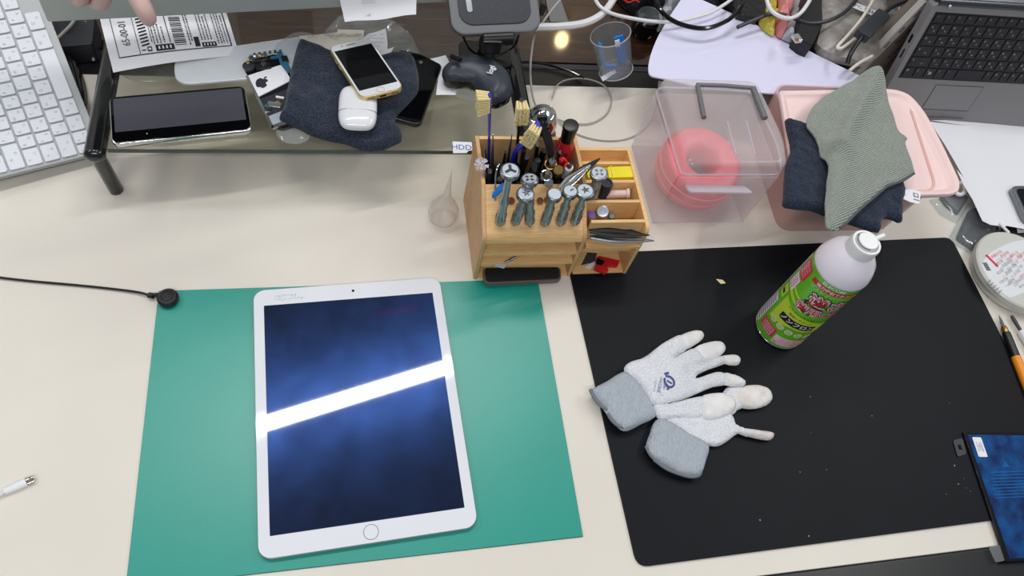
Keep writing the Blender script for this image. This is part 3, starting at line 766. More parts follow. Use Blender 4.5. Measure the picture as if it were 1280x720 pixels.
# round stiff brush and wire hook
t = thing('detail_brush', 'small round brush with whitish splayed hairs at the left wall of the organizer', 'brush', inbin(607, 240, .03))
m = M(); h = P(602, 206, .135); m.tube([inbin(610, 235, .05), P(604, 215, .128), h], .0028, 'soft_pink'); obj('handle', m, t)
m = M(); rb = random.Random(5)
for i in range(90):
    d = Vector((rb.gauss(0, 1), rb.gauss(0, 1), rb.gauss(0, 1)+.4)).normalized(); m.tube([h, h+d*.0085], .00045, 'white_matte', seg=4, n=1)
obj('hairs', m, t)
m = M(); m.tube([on_slope(619, 250), P(619, 232, .125), P(621, 212, .140), P(624, 206, .142)], .0011, 'steel', seg=8); obj('steel_pick', m, label='thin steel hook standing in the leftmost hole of the slope', cat='pick')
# handles
def handle(cap, z, foot, fz, prof, lab, cat, mts, grp=None):
    tp = P(*cap, z); f_ = inbin(*foot, fz); ax = tp-f_; L_ = ax.length; FR = frame(f_, ax)
    m = M()
    for (r0, t0, r1, t1), mt in zip(prof, mts):
        m.lathe([(0, t0*L_), (r0, t0*L_), ((r0+r1)/2*1.02, (t0+t1)/2*L_), (r1, t1*L_-.0008), (r1*.85, t1*L_), (0, t1*L_)], mt, FR, 20)
    return obj(cat.replace(' ', '_'), m, label=lab, cat=cat, group=grp), FR, L_
# red driver with black cap, in parts
f_ = inbin(697, 222, .03); tp = P(714, 156, .170); ax = tp-f_; L_ = ax.length; FR = frame(f_, ax)
t = thing('screwdriver', 'stubby red screwdriver with black cap standing at the back of the organizer', 'screwdriver', f_)
m = M(); m.lathe([(0, 0), (.004, 0), (.0085, .5*L_), (.0110, .62*L_), (.0105, .74*L_), (.0078, .80*L_), (.0078, .84*L_), (0, .84*L_)], 'red', FR); m.add(bm_lathe([(0, 0), (.0028, 0), (.0028, .0005), (0, .0005)], 16), 'red_dark', frame(FR@Vector((0, -.0105, .68*L_)), FR.to_3x3()@Vector((0, -1, .1)))); obj('handle', m, t)
m = M(); m.lathe([(0, .80*L_), (.0078, .80*L_), (.0086, .93*L_), (.0092, .96*L_), (.0092, .995*L_), (.0080, L_), (0, L_)], 'black_plastic', FR); obj('cap', m, t, label='black end cap')
handle((690, 201), .148, (672, 244), .03, [(.006, 0, .007, .86), (.0072, .86, .0076, .93), (.0060, .93, .004, 1)], 'black handle with a brass collar and needle, right of the leaning blue brush', 'hobby knife', ['black_plastic', 'brass', 'steel'])
m = M(); m.tube([P(690, 200, .148), P(701, 178, .172)], [.0010, .0003], 'steel', seg=6, n=1); obj('needle', m, label='fine steel needle standing beside the braided strap', cat='needle')
handle((684, 216), .140, (672, 250), .03, [(.006, 0, .007, .84), (.0072, .84, .0074, .93), (.005, .93, .003, 1)], 'black handle with steel collar just below the brass-collared one', 'craft knife', ['black_plastic', 'steel', 'steel_dark'])
handle((698, 212), .140, (684, 246), .03, [(.0055, 0, .006, .9), (.0062, .9, .0062, 1)], 'black driver with brass round end next to the red clips', 'driver', ['black_plastic', 'brass'])
handle((686, 228), .128, (680, 246), .03, [(.005, 0, .006, .85), (.0058, .85, .0056, 1)], 'dark red driver with chrome ring close to the slope edge', 'driver', ['red_dark', 'steel'])
handle((713, 206), .146, (690, 244), .03, [(.0048, 0, .0048, .70), (.0054, .70, .0052, .94), (.0028, .94, .0026, 1)], 'marker pen with white end standing at the right of the pen bin', 'marker', ['black_plastic', 'white_matte', 'charcoal'])
m = M(); m.tube([P(700, 203, .140), P(703, 198, .146), P(708, 203, .142), P(706, 209, .138)], .0018, 'red'); m.ball(P(702, 200, .143), .0035, 'red'); obj('red_clip', m, label='small red plastic clip next to the white-ended marker', cat='clip')
# flat black and dark sticks crowding the bin
sticks = [((640, 168), .168, (628, 244), .0036, .0006, 'charcoal', 'pointed flat dark spudger left of the leaning blue brush'),
          ((668, 208), .150, (655, 246), .0070, .0062, 'black_plastic', 'thick ribbed black handle in the middle of the pen bin'),
          ((655, 186), .160, (646, 246), .0050, .0046, 'black_plastic', 'plain black rod in the middle of the pen bin'),
          ((632, 190), .150, (622, 244), .0040, .0022, 'black_shiny', 'glossy black pry stick near the left of the pen bin'),
          ((616, 168), .168, (615, 240), .0030, .0012, 'steel_dark', 'slim grey spatula behind the left blue brush'),
          ((672, 180), .165, (664, 236), .0046, .0040, 'black_plastic', 'black handle standing behind the leaning brush head'),
          ((700, 190), .140, (690, 232), .0040, .0030, 'charcoal', 'charcoal tool handle left of the red screwdriver'),
          ((606, 186), .150, (612, 238), .0026, .0020, 'charcoal', 'dark slim rod at the left wall of the organizer')]
for cap, z, ft, r0, r1, mt, lab in sticks:
    m = M(); a = inbin(*ft, .03); b = P(*cap, z); m.tube([a, a*.4+b*.6, b], [r0*.8, r0*1.1, r1], mt, seg=10, n=3, flat=.55)
    obj('hand_tool', m, label=lab, cat='tool', group='dark tool handles in the pen bin')
rb = random.Random(31)
LOW = ['just right of the left brush', 'second from the left at the back', 'beside the leaning blue brush shaft', 'in the very middle', 'front row, left of centre', 'just left of the braided tool',
       'against the back under the strap', 'front row, right of centre', 'front row, behind the star-capped driver', 'front left behind the slope', 'front row near the white-ended marker', 'rightmost in the front row',
       'front row beside the dark red driver', 'against the left wall', 'below the brass-ringed driver', 'under the leaning brush head']
for k, (cx_, cy_, cz_) in enumerate(((622, 205, .135), (634, 214, .128), (646, 207, .138), (660, 220, .130), (640, 226, .122), (672, 200, .142), (680, 188, .146), (664, 232, .118), (650, 236, .118), (626, 228, .122), (694, 226, .124), (700, 236, .118), (676, 236, .118), (612, 214, .128), (690, 214, .128), (658, 196, .146))):
    b = P(cx_, cy_, cz_); b.x = min(max(b.x, ox+.010), xm-.012); b.y = min(max(b.y, .523), .577); a = Vector((min(max(b.x+rb.uniform(-.01, .01), ox+.012), xm-.012), min(max(b.y+rb.uniform(-.008, .008), .526), .574), .022))
    m = M(); r0 = rb.uniform(.0045, .0062); m.tube([a, a*.5+b*.5, b], [r0, r0*1.05, r0*.8], ('black_plastic', 'charcoal', 'black_shiny', 'black_plastic')[k % 4], seg=10, n=3, flat=rb.uniform(.6, 1))
    obj('hand_tool', m, label='dark tool handle crowded low in the pen bin, '+LOW[k], cat='tool', group='low dark handles in the pen bin')
m = M(); a = inbin(625, 246, .10); m.tube([P(604+26, 232, .130), P(614, 246, .112)], [.0042, .0046], 'blue_bright', seg=10, n=1, flat=.6); obj('blue_stick', m, label='bright blue plastic stick end at the front left of the pen bin', cat='stick')
# pump bottle with steel dome and braided strap
f_ = Vector((.262, .607, 0)); tp = P(678, 138, .160)
t = thing('dispenser_bottle', 'bottle with a domed steel lid and a red and blue wrapper, behind the organizer', 'bottle', f_)
FR = frame(f_, tp-f_); L_ = (tp-f_).length
m = M(); m.lathe([(0, 0), (.0145, 0), (.0155, .003), (.0155, .72*L_), (.012, .80*L_), (.0105, .84*L_), (0, .84*L_)], 'red_dark', FR); m.lathe([(.0156, .55*L_), (.0158, .56*L_), (.0158, .70*L_), (.0156, .71*L_)], 'teal', FR); obj('body', m, t)
m = M(); m.lathe([(0, .80*L_), (.0150, .80*L_), (.0172, .84*L_), (.0176, .90*L_), (.0160, .95*L_), (.0135, .955*L_), (.012, .965*L_), (.006, .995*L_), (0, L_)], 'steel', FR); obj('dome_lid', m, t, label='shiny steel domed lid')
t = thing('braided_tool', 'black textured band-like tool standing in front of the steel domed lid', 'tool', inbin(688, 205, .05))
m = M(); pth = [P(678, 148, .182), P(682, 165, .170), P(688, 185, .155), P(692, 205, .130)]; m.tube(pth, .0058, 'black_plastic', seg=10, flat=.5); obj('band', m, t)
m = M()
for i in range(9):
    for s in (-1, 1):
        q = pth[0].lerp(pth[3], .12+i*.09) ; q = q+Vector((s*.0022, 0, .0045)); m.ball(q+Vector((0, -.001, 0)), (.0020, .0026, .0015), 'charcoal', seg=8)
obj('studs', m, t)
m = M(); m.box(P(678, 147, .184), (.011, .004, .006), 'black_plastic', bev=.001); obj('end_piece', m, t)
# HDD note on the organizer's back left corner
t = thing('paper_note', 'small white paper note lettered in ink at the back left corner of the organizer', 'note', P(578, 185, .128))
QF, nw, nl = qframe([(566, 177), (590, 178), (590, 191.5), (566, 192.5)], .122)
m = M(); m.prism([(-nw/2, -nl/2), (nw*.2, -nl/2+.001), (nw*.30, -nl*.25), (nw*.5, -nl*.15), (nw/2, nl/2), (-nw/2, nl/2)], 0, .0003, 'paper', mx=QF); obj('paper', m, t)
m = M(); m.text('HDD', nl*.62, 'ink_blue', QF@T(-.001, 0, .0005)); obj('lettering', m, t)
# silicone nozzle bottle
b0 = P(553, 273); tp = up_from(b0, (565, 213)); FR = frame(b0, tp-b0); L_ = (tp-b0).length
t = thing('dropper', 'clear teardrop silicone dropper standing on the desk left of the organizer', 'dropper', b0)
m = M(); m.lathe([(0, 0), (.013, 0), (.0175, .004), (.0195, .012), (.0185, .022), (.013, .034), (.0075, .043), (.0052, .050)], 'silicone', FR); obj('bulb', m, t)
m = M(); m.lathe([(.0052, .0505), (.0046, .056), (.0014, L_*.85), (.0005, L_), (0, L_)], 'silicone', FR, 16); obj('nozzle', m, t)
# ================================================================ things on the glass shelf
def wav(s, k, seed=0):
    return lambda x, y: s*noise.noise(Vector((x*k+seed, y*k-seed, seed*.37)))
# shipping label sheet
A_, B_, C_, D_ = P(141.5, 90.5, SZ+.006), P(299, 67, SZ+.004), P(278, 0, SZ+.006), P(119, 0, SZ+.008)
def sm(u, v, h=0): # u 0..1 left to right, v 0..1 bottom to top
    p = A_*(1-u)*(1-v)+B_*u*(1-v)+C_*u*v+D_*(1-u)*v; p.z += h+.0035*math.sin(u*PI*1.3)*(1-v)*.6; return p
t = thing('shipping_label_sheet', 'white printed shipping label sheet with barcodes, lying on the shelf under the monitor', 'label', (A_+B_+C_+D_)/4)
m = M(); b = bmesh.new(); n_ = 16; g_ = [[b.verts.new(sm(i/n_, j/n_)) for i in range(n_+1)] for j in range(n_+1)]; g2 = [[b.verts.new(sm(i/n_, j/n_, -.0004)) for i in range(n_+1)] for j in range(n_+1)]
for j in range(n_):
    for i in range(n_): b.faces.new((g_[j][i], g_[j][i+1], g_[j+1][i+1], g_[j+1][i])); b.faces.new((g2[j][i], g2[j+1][i], g2[j+1][i+1], g2[j][i+1]))
m.add(b, 'paper'); obj('sheet', m, t)
m = M()
def lq(m, u0, v0, u1, v1, mt, h=.0004, n=3):
    for k in range(n):
        a0 = u0+(u1-u0)*k/n; a1 = u0+(u1-u0)*(k+1)/n
        m.quad(sm(a0, v0, h), sm(a1, v0, h), sm(a1, v1, h), sm(a0, v1, h), mt)
lq(m, .07, .16, .965, .175, 'ink', n=10); lq(m, .07, .16, .076, .98, 'ink'); lq(m, .955, .16, .965, .98, 'ink')
lq(m, .235, .18, .240, .98, 'ink'); lq(m, .485, .30, .492, .98, 'ink'); lq(m, .345, .33, .35, .98, 'ink')
for k in range(16): lq(m, .52, .25+k*.030, .61, .25+k*.030+(.018 if k % 3 else .010), 'ink', n=1)
for k in range(5): lq(m, .12, .83+k*.03, .2, .845+k*.03, 'ink', n=1)
lq(m, .365, .19, .51, .285, 'ink', .0004); lq(m, .675, .20, .715, .36, 'ink'); lq(m, .73, .185, .845, .26, 'ink')
for k in range(4): lq(m, .385+k*.03, .215, .398+k*.03, .26, 'paper', .0006, 1)
for k in range(4): lq(m, .745+k*.025, .205, .755+k*.025, .24, 'paper', .0006, 1)
for k in range(14): # slanted stripes of the logotype column
    v = .28+k*.05; m.quad(sm(.262, v, .0004), sm(.262, v+.022, .0004), sm(.325, v+.047, .0004), sm(.325, v+.022, .0004), 'ink')
lq(m, .255, .22, .29, .235, 'ink', n=1); lq(m, .30, .2, .335, .27, 'ink', n=1); lq(m, .308, .22, .328, .25, 'paper', .0006, 1)
rb = random.Random(9)
for col, c0, c1 in ((.36, .30, .70), (.385, .31, .66), (.41, .30, .6), (.44, .31, .55), (.635, .24, .8), (.655, .3, .9), (.735, .30, .75), (.76, .30, .9), (.785, .3, .7), (.81, .3, .9), (.86, .22, .9), (.885, .22, .8), (.905, .22, .9), (.93, .22, .7)):
    v = c0
    while v < c1:
        d = rb.uniform(.01, .035); lq(m, col, v, col+.010, v+d, 'ink', n=1); v += d+.012
# rotated number
def sm_text(m, s, u, v, size, mt):
    b = bm_text(s, size)
    e = .01; o = sm(u, v, .0006); du = (sm(u+e, v)-sm(u, v)).normalized(); dv = (sm(u, v+e)-sm(u, v)).normalized(); nn = du.cross(dv)
    mx = Matrix((dv, -du, nn)).transposed().to_4x4(); mx.translation = o; m.add(b, mt, mx)
sm_text(m, '65-00-01', .155, .50, .0125, 'ink')
obj('printing', m, t)

# black phone in a clear case
F, w_, l_ = qframe([(135, 122), (307, 105), (315, 163), (139, 180)], SZ+.009); F.translation.z = 0
t = thing('phone', 'large black phone in a clear case at the left of the glass shelf', 'phone', F.translation+Vector((0, 0, SZ)))
m = M(); m.prism(rrect(w_, l_, .009, 6), SZ+.0002, SZ+.0085, 'silver', bev=.0022, mx=F, both=True); obj('case', m, t)
m = M(); m.prism(rrect(w_-.003, l_-.003, .008, 6), SZ+.0080, SZ+.0094, 'phone_black', bev=.0006, mx=F); obj('front', m, t)
m = M(); m.prism(rrect(w_-.010, l_*.70, .001, 2, 0, l_*.08), SZ+.0093, SZ+.0096, 'screen_grey', mx=F); m.box((-w_*.25, -l_*.36, SZ+.0095), (.001, .001, .0003), 'paper', mx=F); obj('screen', m, t)

# opened-up phone housing with fruit emblem
t = thing('phone_housing', 'opened phone back with dark fruit emblem and bare circuit parts, beside the navy cloth', 'phone part', P(340, 115, SZ))
F, w_, l_ = qframe([(304, 78), (352, 62), (390, 148), (346, 164)], SZ+.006); F.translation.z = 0
m = M(); m.prism(rrect(w_, l_, .008, 5), SZ+.0002, SZ+.0045, 'phone_frame', bev=.001, mx=F); obj('frame', m, t)
m = M(); m.prism([P(*q, SZ+.006).xy for q in [(307, 95), (353, 80), (364, 100), (322, 121)]], SZ+.0045, SZ+.0058, 'paper', bev=.0003)
m.prism([P(*q, SZ+.006).xy for q in [(307, 95), (310, 94), (342, 158), (340, 162)]], SZ+.004, SZ+.006, 'silver')
m.prism([P(*q, SZ+.006).xy for q in [(340, 161), (339, 157), (362, 148), (366, 152)]], SZ+.004, SZ+.006, 'silver'); obj('back_plate', m, t)
m = M(); cen = P(327, 104, SZ+.0062); dl = (P(332, 92, SZ)-P(325, 112, SZ)).normalized(); mx = frame(cen, (0, 0, 1), Vector((dl.y, -dl.x, 0)))
for pl in apple(.0115): m.prism(pl, -.0002, .0002, 'pad_navy', mx=mx)
obj('emblem', m, t)
m = M(); m.prism([P(*q, SZ+.006).xy for q in [(323, 124), (366, 108), (372, 130), (338, 150)]], SZ+.0045, SZ+.0052, 'pad_navy'); m.prism([P(*q, SZ+.006).xy for q in [(333, 146), (356, 137), (364, 148), (341, 159)]], SZ+.0045, SZ+.0056, 'driver_cap'); obj('battery', m, t)
m = M()
for (x, y), (sx, sy), mt in [((343, 131), (.016, .008), 'silver'), ((336, 137), (.006, .009), 'steel'), ((348, 127), (.005, .004), 'brass'), ((334, 133), (.006, .004), 'teal'), ((350, 122), (.010, .003), 'paper')]:
    m.box(P(x, y, SZ+.0066), (sx, sy, .0022), mt, bev=.0004, rz=-.2)
obj('charging_board', m, t)
m = M()
for (x, y), (sx, sy), mt in [((323, 70), (.022, .005), 'silver'), ((345, 72), (.012, .004), 'teal'), ((329, 83), (.018, .010), 'black_plastic'), ((356, 74), (.008, .010), 'black_plastic'), ((314, 74), (.006, .008), 'steel')]:
    m.box(P(x, y, SZ+.0068), (sx, sy, .003), mt, bev=.0005, rz=.25)
for k in range(6): m.box(P(318+k*6.5, 68-k*.9, SZ+.009), (.003, .004, .0016), ('steel', 'brass', 'teal')[k % 3])
m.prism([P(*q, SZ+.006).xy for q in [(346, 66), (352, 65), (364, 88), (360, 93), (350, 80)]], SZ+.007, SZ+.0078, 'blue_bright' if False else 'teal'); obj('logic_board', m, t)
m = M(); m.lathe([(0, 0), (.0065, 0), (.0065, .004), (.004, .0045), (0, .0045)], 'charcoal', frame(P(312, 86, SZ+.005))); m.lathe([(0, .003), (.0035, .003), (.0035, .0052), (0, .0052)], 'steel', frame(P(330, 83, SZ+.004))); m.ball(P(310, 79, SZ+.008), .0028, 'brass'); obj('camera_module', m, t)

# navy cloth under the gold phone
nv = crop(280, 0, 4, [(380, 192), (420, 205), (475, 225), (560, 260), (700, 290), (790, 275), (850, 257), (905, 260), (945, 275), (965, 330), (975, 400), (968, 460), (940, 500), (880, 560), (855, 600), (885, 640), (888, 690), (850, 712), (800, 735), (750, 742), (690, 738), (600, 705), (520, 690), (440, 665), (375, 632), (300, 600), (275, 580), (300, 530), (318, 440), (335, 350), (355, 260)])
w1, w2 = wav(.006, 22, 3), wav(.003, 60, 8)
ct = SZ+.010
m = M(); ol = smooth_poly(pts2(nv, ct), 3)
m.add(bm_sheet(ol, lambda x, y, d: SZ+.006+.010*min(1, (d/.006))**.5+max(0, w1(x, y)+.001)+w2(x, y)*min(1, d/.006), lambda x, y, d: SZ+.0034+.0005*(1-min(1, d/.006)), .0035), 'navy_cloth')
obj('folded_cloth', m, label='folded dark navy cloth lying on the glass shelf under the gold phone', cat='cloth')
m = M()
for pp in ([(905, 262), (925, 300), (935, 380), (925, 440)], [(925, 262), (945, 300), (955, 400), (945, 480)]):
    m.tube([P(x, y, SZ+.0165) for x, y in crop(280, 0, 4, pp)], .0014, 'navy_cloth_dark')
# phone under the cloth's right end
F, w_, l_ = qframe([(527, 66), (553, 81), (524, 154), (484, 138)], SZ+.008)
t = thing('phone', 'black phone partly under the right end of the navy cloth on the shelf', 'phone', P(525, 110, SZ))
q = rnd([P(*c, SZ+.008).xy for c in [(500, 62), (526, 67), (553, 81), (527, 153), (520, 155), (482, 145)]], [.001, .004, .006, .006, .003, .001])
m = M(); m.prism(q, SZ+.0003, SZ+.008, 'phone_frame', bev=.0015, both=True); obj('body', m, t)
q = rnd([P(*c, SZ+.008).xy for c in [(502, 64), (525, 69), (551, 82), (526, 151), (486, 143)]], [.001, .004, .005, .005, .001])
m = M(); m.prism(q, SZ+.0079, SZ+.0084, 'phone_black'); obj('screen', m, t)
m = M(); m.lathe([(.0018, 0), (.0026, 0), (.0026, .0006), (.0018, .0006)], 'steel', frame(P(526, 78, SZ+.0082)), 16); obj('camera_ring', m, t)

# gold phone lying on the cloth, tilted
zz = ct+.024
F, w_, l_ = qframe([(397, 53), (456, 51), (515, 118), (462, 126)], zz); zb = ct+.0195; F.translation.z = 0
F = Matrix.Translation((F.translation.x, F.translation.y, zb))@F.to_3x3().to_4x4()@Matrix.Rotation(-.138, 4, 'X')@Matrix.Translation((0, 0, -zb))
t = thing('phone', 'gold-edged white phone with home button, leaning on the earbud case over the navy cloth', 'phone', P(456, 88, zb))
m = M(); m.prism(rrect(w_, l_, .010, 7), zb, zb+.0072, 'gold', bev=.0016, mx=F, both=True)
m.box((0, -l_/2, zb+.0036), (.008, .0006, .0022), 'black_plastic', mx=F)
for k in (-1, 1): m.box((k*.016, -l_/2, zb+.0036), (.009, .0005, .0012), 'steel_dark', mx=F)
m.box((-w_/2-.0003, l_*.24, zb+.0036), (.0012, .008, .0022), 'gold', bev=.0003, mx=F); obj('body', m, t)
m = M(); m.box((-w_/2-.0003, l_*.12, zb+.0036), (.0012, .008, .0022), 'gold', bev=.0003, mx=F); obj('volume_button', m, t)
m = M(); m.prism(rrect(w_-.0025, l_-.0025, .009, 7), zb+.0070, zb+.0079, 'tablet_white', bev=.0003, mx=F); obj('front', m, t)
m = M(); m.prism(rrect(w_*.88, l_*.755, .0004, 2), zb+.0078, zb+.0082, 'phone_black', mx=F); obj('screen', m, t)
m = M(); m.add(bm_tube([(.0048*math.cos(a*PI/12), .0048*math.sin(a*PI/12), zb+.0080) for a in range(25)], .0003, 6, 1), 'gold', F@T(0, -l_*.437)); obj('home_button', m, t)
m = M(); m.prism(rrect(.012, .0012, .0005, 2), zb+.0078, zb+.0082, 'steel_dark', mx=F@T(0, l_*.44)); m.box((-.012, l_*.44, zb+.008), (.0018, .0018, .0004), 'steel_dark', mx=F); obj('earpiece', m, t)
# earbud case
cz = ct+.008
F, w_, l_ = qframe([(425, 109), (471, 111), (472, 164), (421, 160)], cz+.010); F.translation.z = 0
t = thing('earbud_case', 'glossy white rounded earbud case on the navy cloth beside the gold phone', 'earbud case', P(446, 138, cz))
EF = F@Matrix.Translation((0, 0, cz+.0105))
def squircle(wd, ht, th, y0=-1, y1=1):
    b = bmesh.new(); bmesh.ops.create_uvsphere(b, u_segments=40, v_segments=24, radius=1)
    def sp(c, e): return math.copysign(abs(c)**e, c)
    for v in b.verts:
        x, y, z = v.co; th_ = math.atan2(y, x); ph = math.asin(max(-1, min(1, z)))
        cp = abs(math.cos(ph))**.75; v.co = Vector((sp(math.cos(th_), .55)*cp*wd/2, sp(math.sin(th_), .55)*cp*ht/2, sp(math.sin(ph), .8)*th/2))
    return b
m = M(); m.add(squircle(w_, l_, .021), 'white_gloss', EF); obj('body', m, t)
m = M(); pr = [(math.copysign(abs(math.cos(a))**.6, math.cos(a))*w_/2*1.0, -l_*.16, math.copysign(abs(math.sin(a))**.7, math.sin(a))*.0103) for a in [k*2*PI/40 for k in range(41)]]
m.add(bm_tube(pr, .00025, 5, 1), 'steel_dark', EF); obj('lid_seam', m, t)

# papers and bags on the shelf
def paperset(name, pix, z, lab, cat='paper', mt='paper', lift=.003, sc=None, seed=0, th=.0003, step=.006, parent=None):
    q = pts2(pix, z); f_ = wav(lift, 25, seed)
    m = M(); m.add(bm_sheet(q, lambda x, y, d: z+f_(x, y), lambda x, y, d: z+f_(x, y)-th, step), mt)
    return m
def scribble(m, x0, y0, x1, y1, z, rows, mt='ink_pencil', seed=1, r=.00022):
    rr = random.Random(seed)
    for k in range(rows):
        a = P(x0, y0+(y1-y0)*k/max(1, rows-1), z); b = P(x1, y0+(y1-y0)*k/max(1, rows-1)+(-1), z); n = int((b-a).length/.004)
        i = 0
        while i < n:
            if rr.random() < .75:
                pts_ = [a.lerp(b, (i+j*.3)/n)+Vector((0, rr.uniform(-.0014, .0014), 0)) for j in range(4)]; m.tube(pts_, r, mt, seg=4, n=2)
            i += 1
t = thing('note_sheets', 'pinkish-white handwritten notes lying behind the gold phone', 'paper', P(430, 50, SZ))
z = SZ+.0085
m = paperset('s', crop(280, 0, 4, [(375, 178), (565, 165), (570, 148), (700, 155), (700, 185), (690, 215), (600, 245), (440, 260), (395, 215)]), z, '', lift=.002, seed=2, mt='paper_warm'); obj('sheet', m, t)
m = M(); scribble(m, 385, 46, 452, 43, z+.002, 3, 'ink_pencil', 4); obj('handwriting', m, t)
z = SZ+.013
t = thing('note_sheet', 'curled white note with ink writing just right of the gold phone', 'paper', P(470, 55, SZ))
m = paperset('s', crop(280, 0, 4, [(690, 195), (720, 165), (808, 145), (818, 200), (818, 240), (850, 228), (835, 260), (790, 275), (765, 280), (730, 270), (700, 240)]), z, '', lift=.004, seed=5); obj('sheet', m, t)
m = M(); scribble(m, 458, 44, 480, 58, z+.004, 4, 'ink', 6); obj('handwriting', m, t)
m = paperset('s', [(537, 74), (557, 69), (563, 80), (575, 84), (570, 118), (545, 119), (548, 96), (538, 78)], SZ+.004, '', lift=.002, seed=7); obj('paper_scrap', m, label='white paper scrap under the mouse at the right of the shelf', cat='paper')
# hanging memo at the monitor's edge
t = thing('memo_slip', 'white memo slip hanging down in front of the monitor chin', 'paper', P(472, 12, .150))
zq = .155
m = paperset('s', [(425, -14), (425, 0), (431, 27), (446, 17), (460, 15), (490, 17), (520, 19), (521, -14)], zq, '', lift=.003, seed=9); obj('sheet', m, t)
m = M(); scribble(m, 452, 1, 470, 4, zq+.003, 2, 'ink_pencil', 8); obj('handwriting', m, t)
# clear bags
def bag(pix, z, h, lab, seed, mt='clear_bag', cat='bag', step=.006, k=30, smooth_=3, name='plastic_bag', **kw):
    q = smooth_poly(pts2(pix, z), smooth_); f1, f2 = wav(h*.8, k, seed), wav(h*.5, k*2.7, seed+3)
    m = M(); m.add(bm_sheet(q, lambda x, y, d: z+.0005+h*(.25+.9*abs(noise.noise(Vector((x*k, y*k, seed))))*2+.35*abs(noise.noise(Vector((x*k*2.6, y*k*2.6, seed+4)))))*min(1, d/.006)**.7, lambda x, y, d: z, step), mt)
    return obj(name, m, label=lab, cat=cat, angle=.35, **kw)
bag([(402, 45), (425, 22), (452, 18), (472, 22), (490, 28), (510, 40), (521, 58), (524, 68), (515, 72), (490, 66), (470, 64), (440, 62), (415, 60)], SZ+.001, .010, 'crinkled clear plastic bag behind the papers on the shelf', 11)
bag([(152, 92), (175, 84), (205, 80), (222, 86), (219, 96), (200, 103), (175, 103), (158, 98)], SZ-.030, .012, 'crumpled clear bag under the glass below the shipping label', 12)
bag([(335, 66), (360, 45), (378, 40), (396, 48), (380, 62), (366, 72), (345, 75)], SZ+.001, .006, 'creased clear film between the phone housing and the papers', 13)
bag([(345, 165), (352, 160), (372, 158), (388, 168), (380, 178), (366, 180), (352, 176)], SZ+.001, .003, 'small clear wrapper at the lower corner of the phone housing', 14)
# bag under the mouse
bag([(548, 98), (560, 100), (590, 112), (612, 122), (616, 130), (600, 128), (578, 124), (556, 112)], SZ+.001, .008, 'clear blister wrapping under the grey mouse', 15)

# mouse
t = thing('computer_mouse', 'dark grey wireless mouse with small white lettering, below the phone stand', 'mouse', P(597, 95, SZ+.006))
mz = SZ+.010
top = crop(540, 0, 4, [(60, 320), (110, 280), (180, 262), (250, 268), (330, 300), (380, 345), (402, 400), (398, 450), (365, 478), (320, 490), (285, 472), (262, 440), (230, 405), (190, 388), (130, 385), (75, 375), (55, 350)])
qo = smooth_poly(pts2(top, mz+.018), 3)
cx_ = sum(p.x for p in qo)/len(qo); cy_ = sum(p.y for p in qo)/len(qo)
m = M(); m.add(bm_sheet(qo, lambda x, y, d: mz+.010+.016*(1-(1-min(1, d/.026))**2)**.5, lambda x, y, d: mz+.006, .003), 'mouse_grey'); obj('top_shell', m, t)
m = M(); qi = [Vector((cx_+(p.x-cx_)*.985+.001, cy_+(p.y-cy_)*.97-.001)) for p in qo]; m.prism(qi, mz-.003, mz+.010, 'black_shiny', bev=.002, both=True); obj('base', m, t)
m = M(); m.add(bm_tube([P(564, 70, mz+.030), P(576, 75, mz+.034)], .0035, 12, 1, .8), 'black_plastic'); obj('scroll_wheel', m, t)
m = M(); lp = P(614, 87, mz+.0275); dxx = (P(616, 80, mz+.0275)-P(611, 93, mz+.0275)).normalized(); m.text('logi', .011, 'paper', frame(lp, (0, 0, 1), dxx), bold=.02); obj('lettering', m, t)
# phone stand
t = thing('phone_stand', 'grey tilting phone stand with dark rubber pad, on the right end of the shelf', 'stand', P(612, 60, SZ))
hz = SZ+.075
pl = [P(558, -30, hz+.015), P(672, -30, hz+.015), P(668, 30, hz), P(562, 34, hz)]
q0 = P(617, 5, hz+.008); xd = (P(665, 5, hz)-P(565, 5, hz)).normalized(); zd = Vector((-.05, -.40, .91)); HF = frame(q0, zd, xd)
ww = (P(670, 15, hz)-P(560, 15, hz)).length
m = M(); m.prism(rrect(ww, .105, .018, 8, 0, .012), -.006, .004, 'stand_grey', bev=.003, mx=HF, both=True); obj('cradle', m, t)
m = M(); m.prism(rrect(ww*.80, .082, .018, 8, .000, .012), .0038, .0056, 'pad_navy', bev=.0006, mx=HF)
rb = random.Random(2)
for i in range(26): m.box((rb.uniform(-.035, .035), rb.uniform(-.02, .03), .0058), (.0006, .0006, .0003), 'dust', mx=HF)
obj('rubber_pad', m, t)
m = M(); m.prism(rrect(.007, .026, .0034, 5, -ww*.28, .0), .0054, .0066, 'steel_dark', bev=.0003, mx=HF); obj('slot', m, t)
m = M(); m.add(bm_tube([HF@Vector((-.018, -.044, -.004)), HF@Vector((.020, -.044, -.004))], .009, 16, 1), 'black_plastic'); m.box(P(614, 55, SZ+.055), (.026, .018, .022), 'black_plastic', bev=.003); m.add(bm_tube([P(612, 52, SZ+.056), P(609, 62, SZ+.030), P(606, 72, SZ+.006)], [.014, .011, .013], 12, 5, .7), 'black_plastic'); obj('hinge', m, t)
m = M(); m.add(bm_tube([P(578, 44, SZ+.05), P(588, 62, SZ+.02), P(610, 72, SZ+.006), P(640, 60, SZ+.02), P(650, 40, SZ+.05)], .0016, 8, 6), 'black_shiny'); obj('spring_wire', m, t)
m = M(); m.prism(rrect(.07, .05, .012, 6), 0.0003, .0045, 'black_plastic', bev=.001, mx=Matrix.Translation(P(606, 70, SZ))); obj('base', m, t)

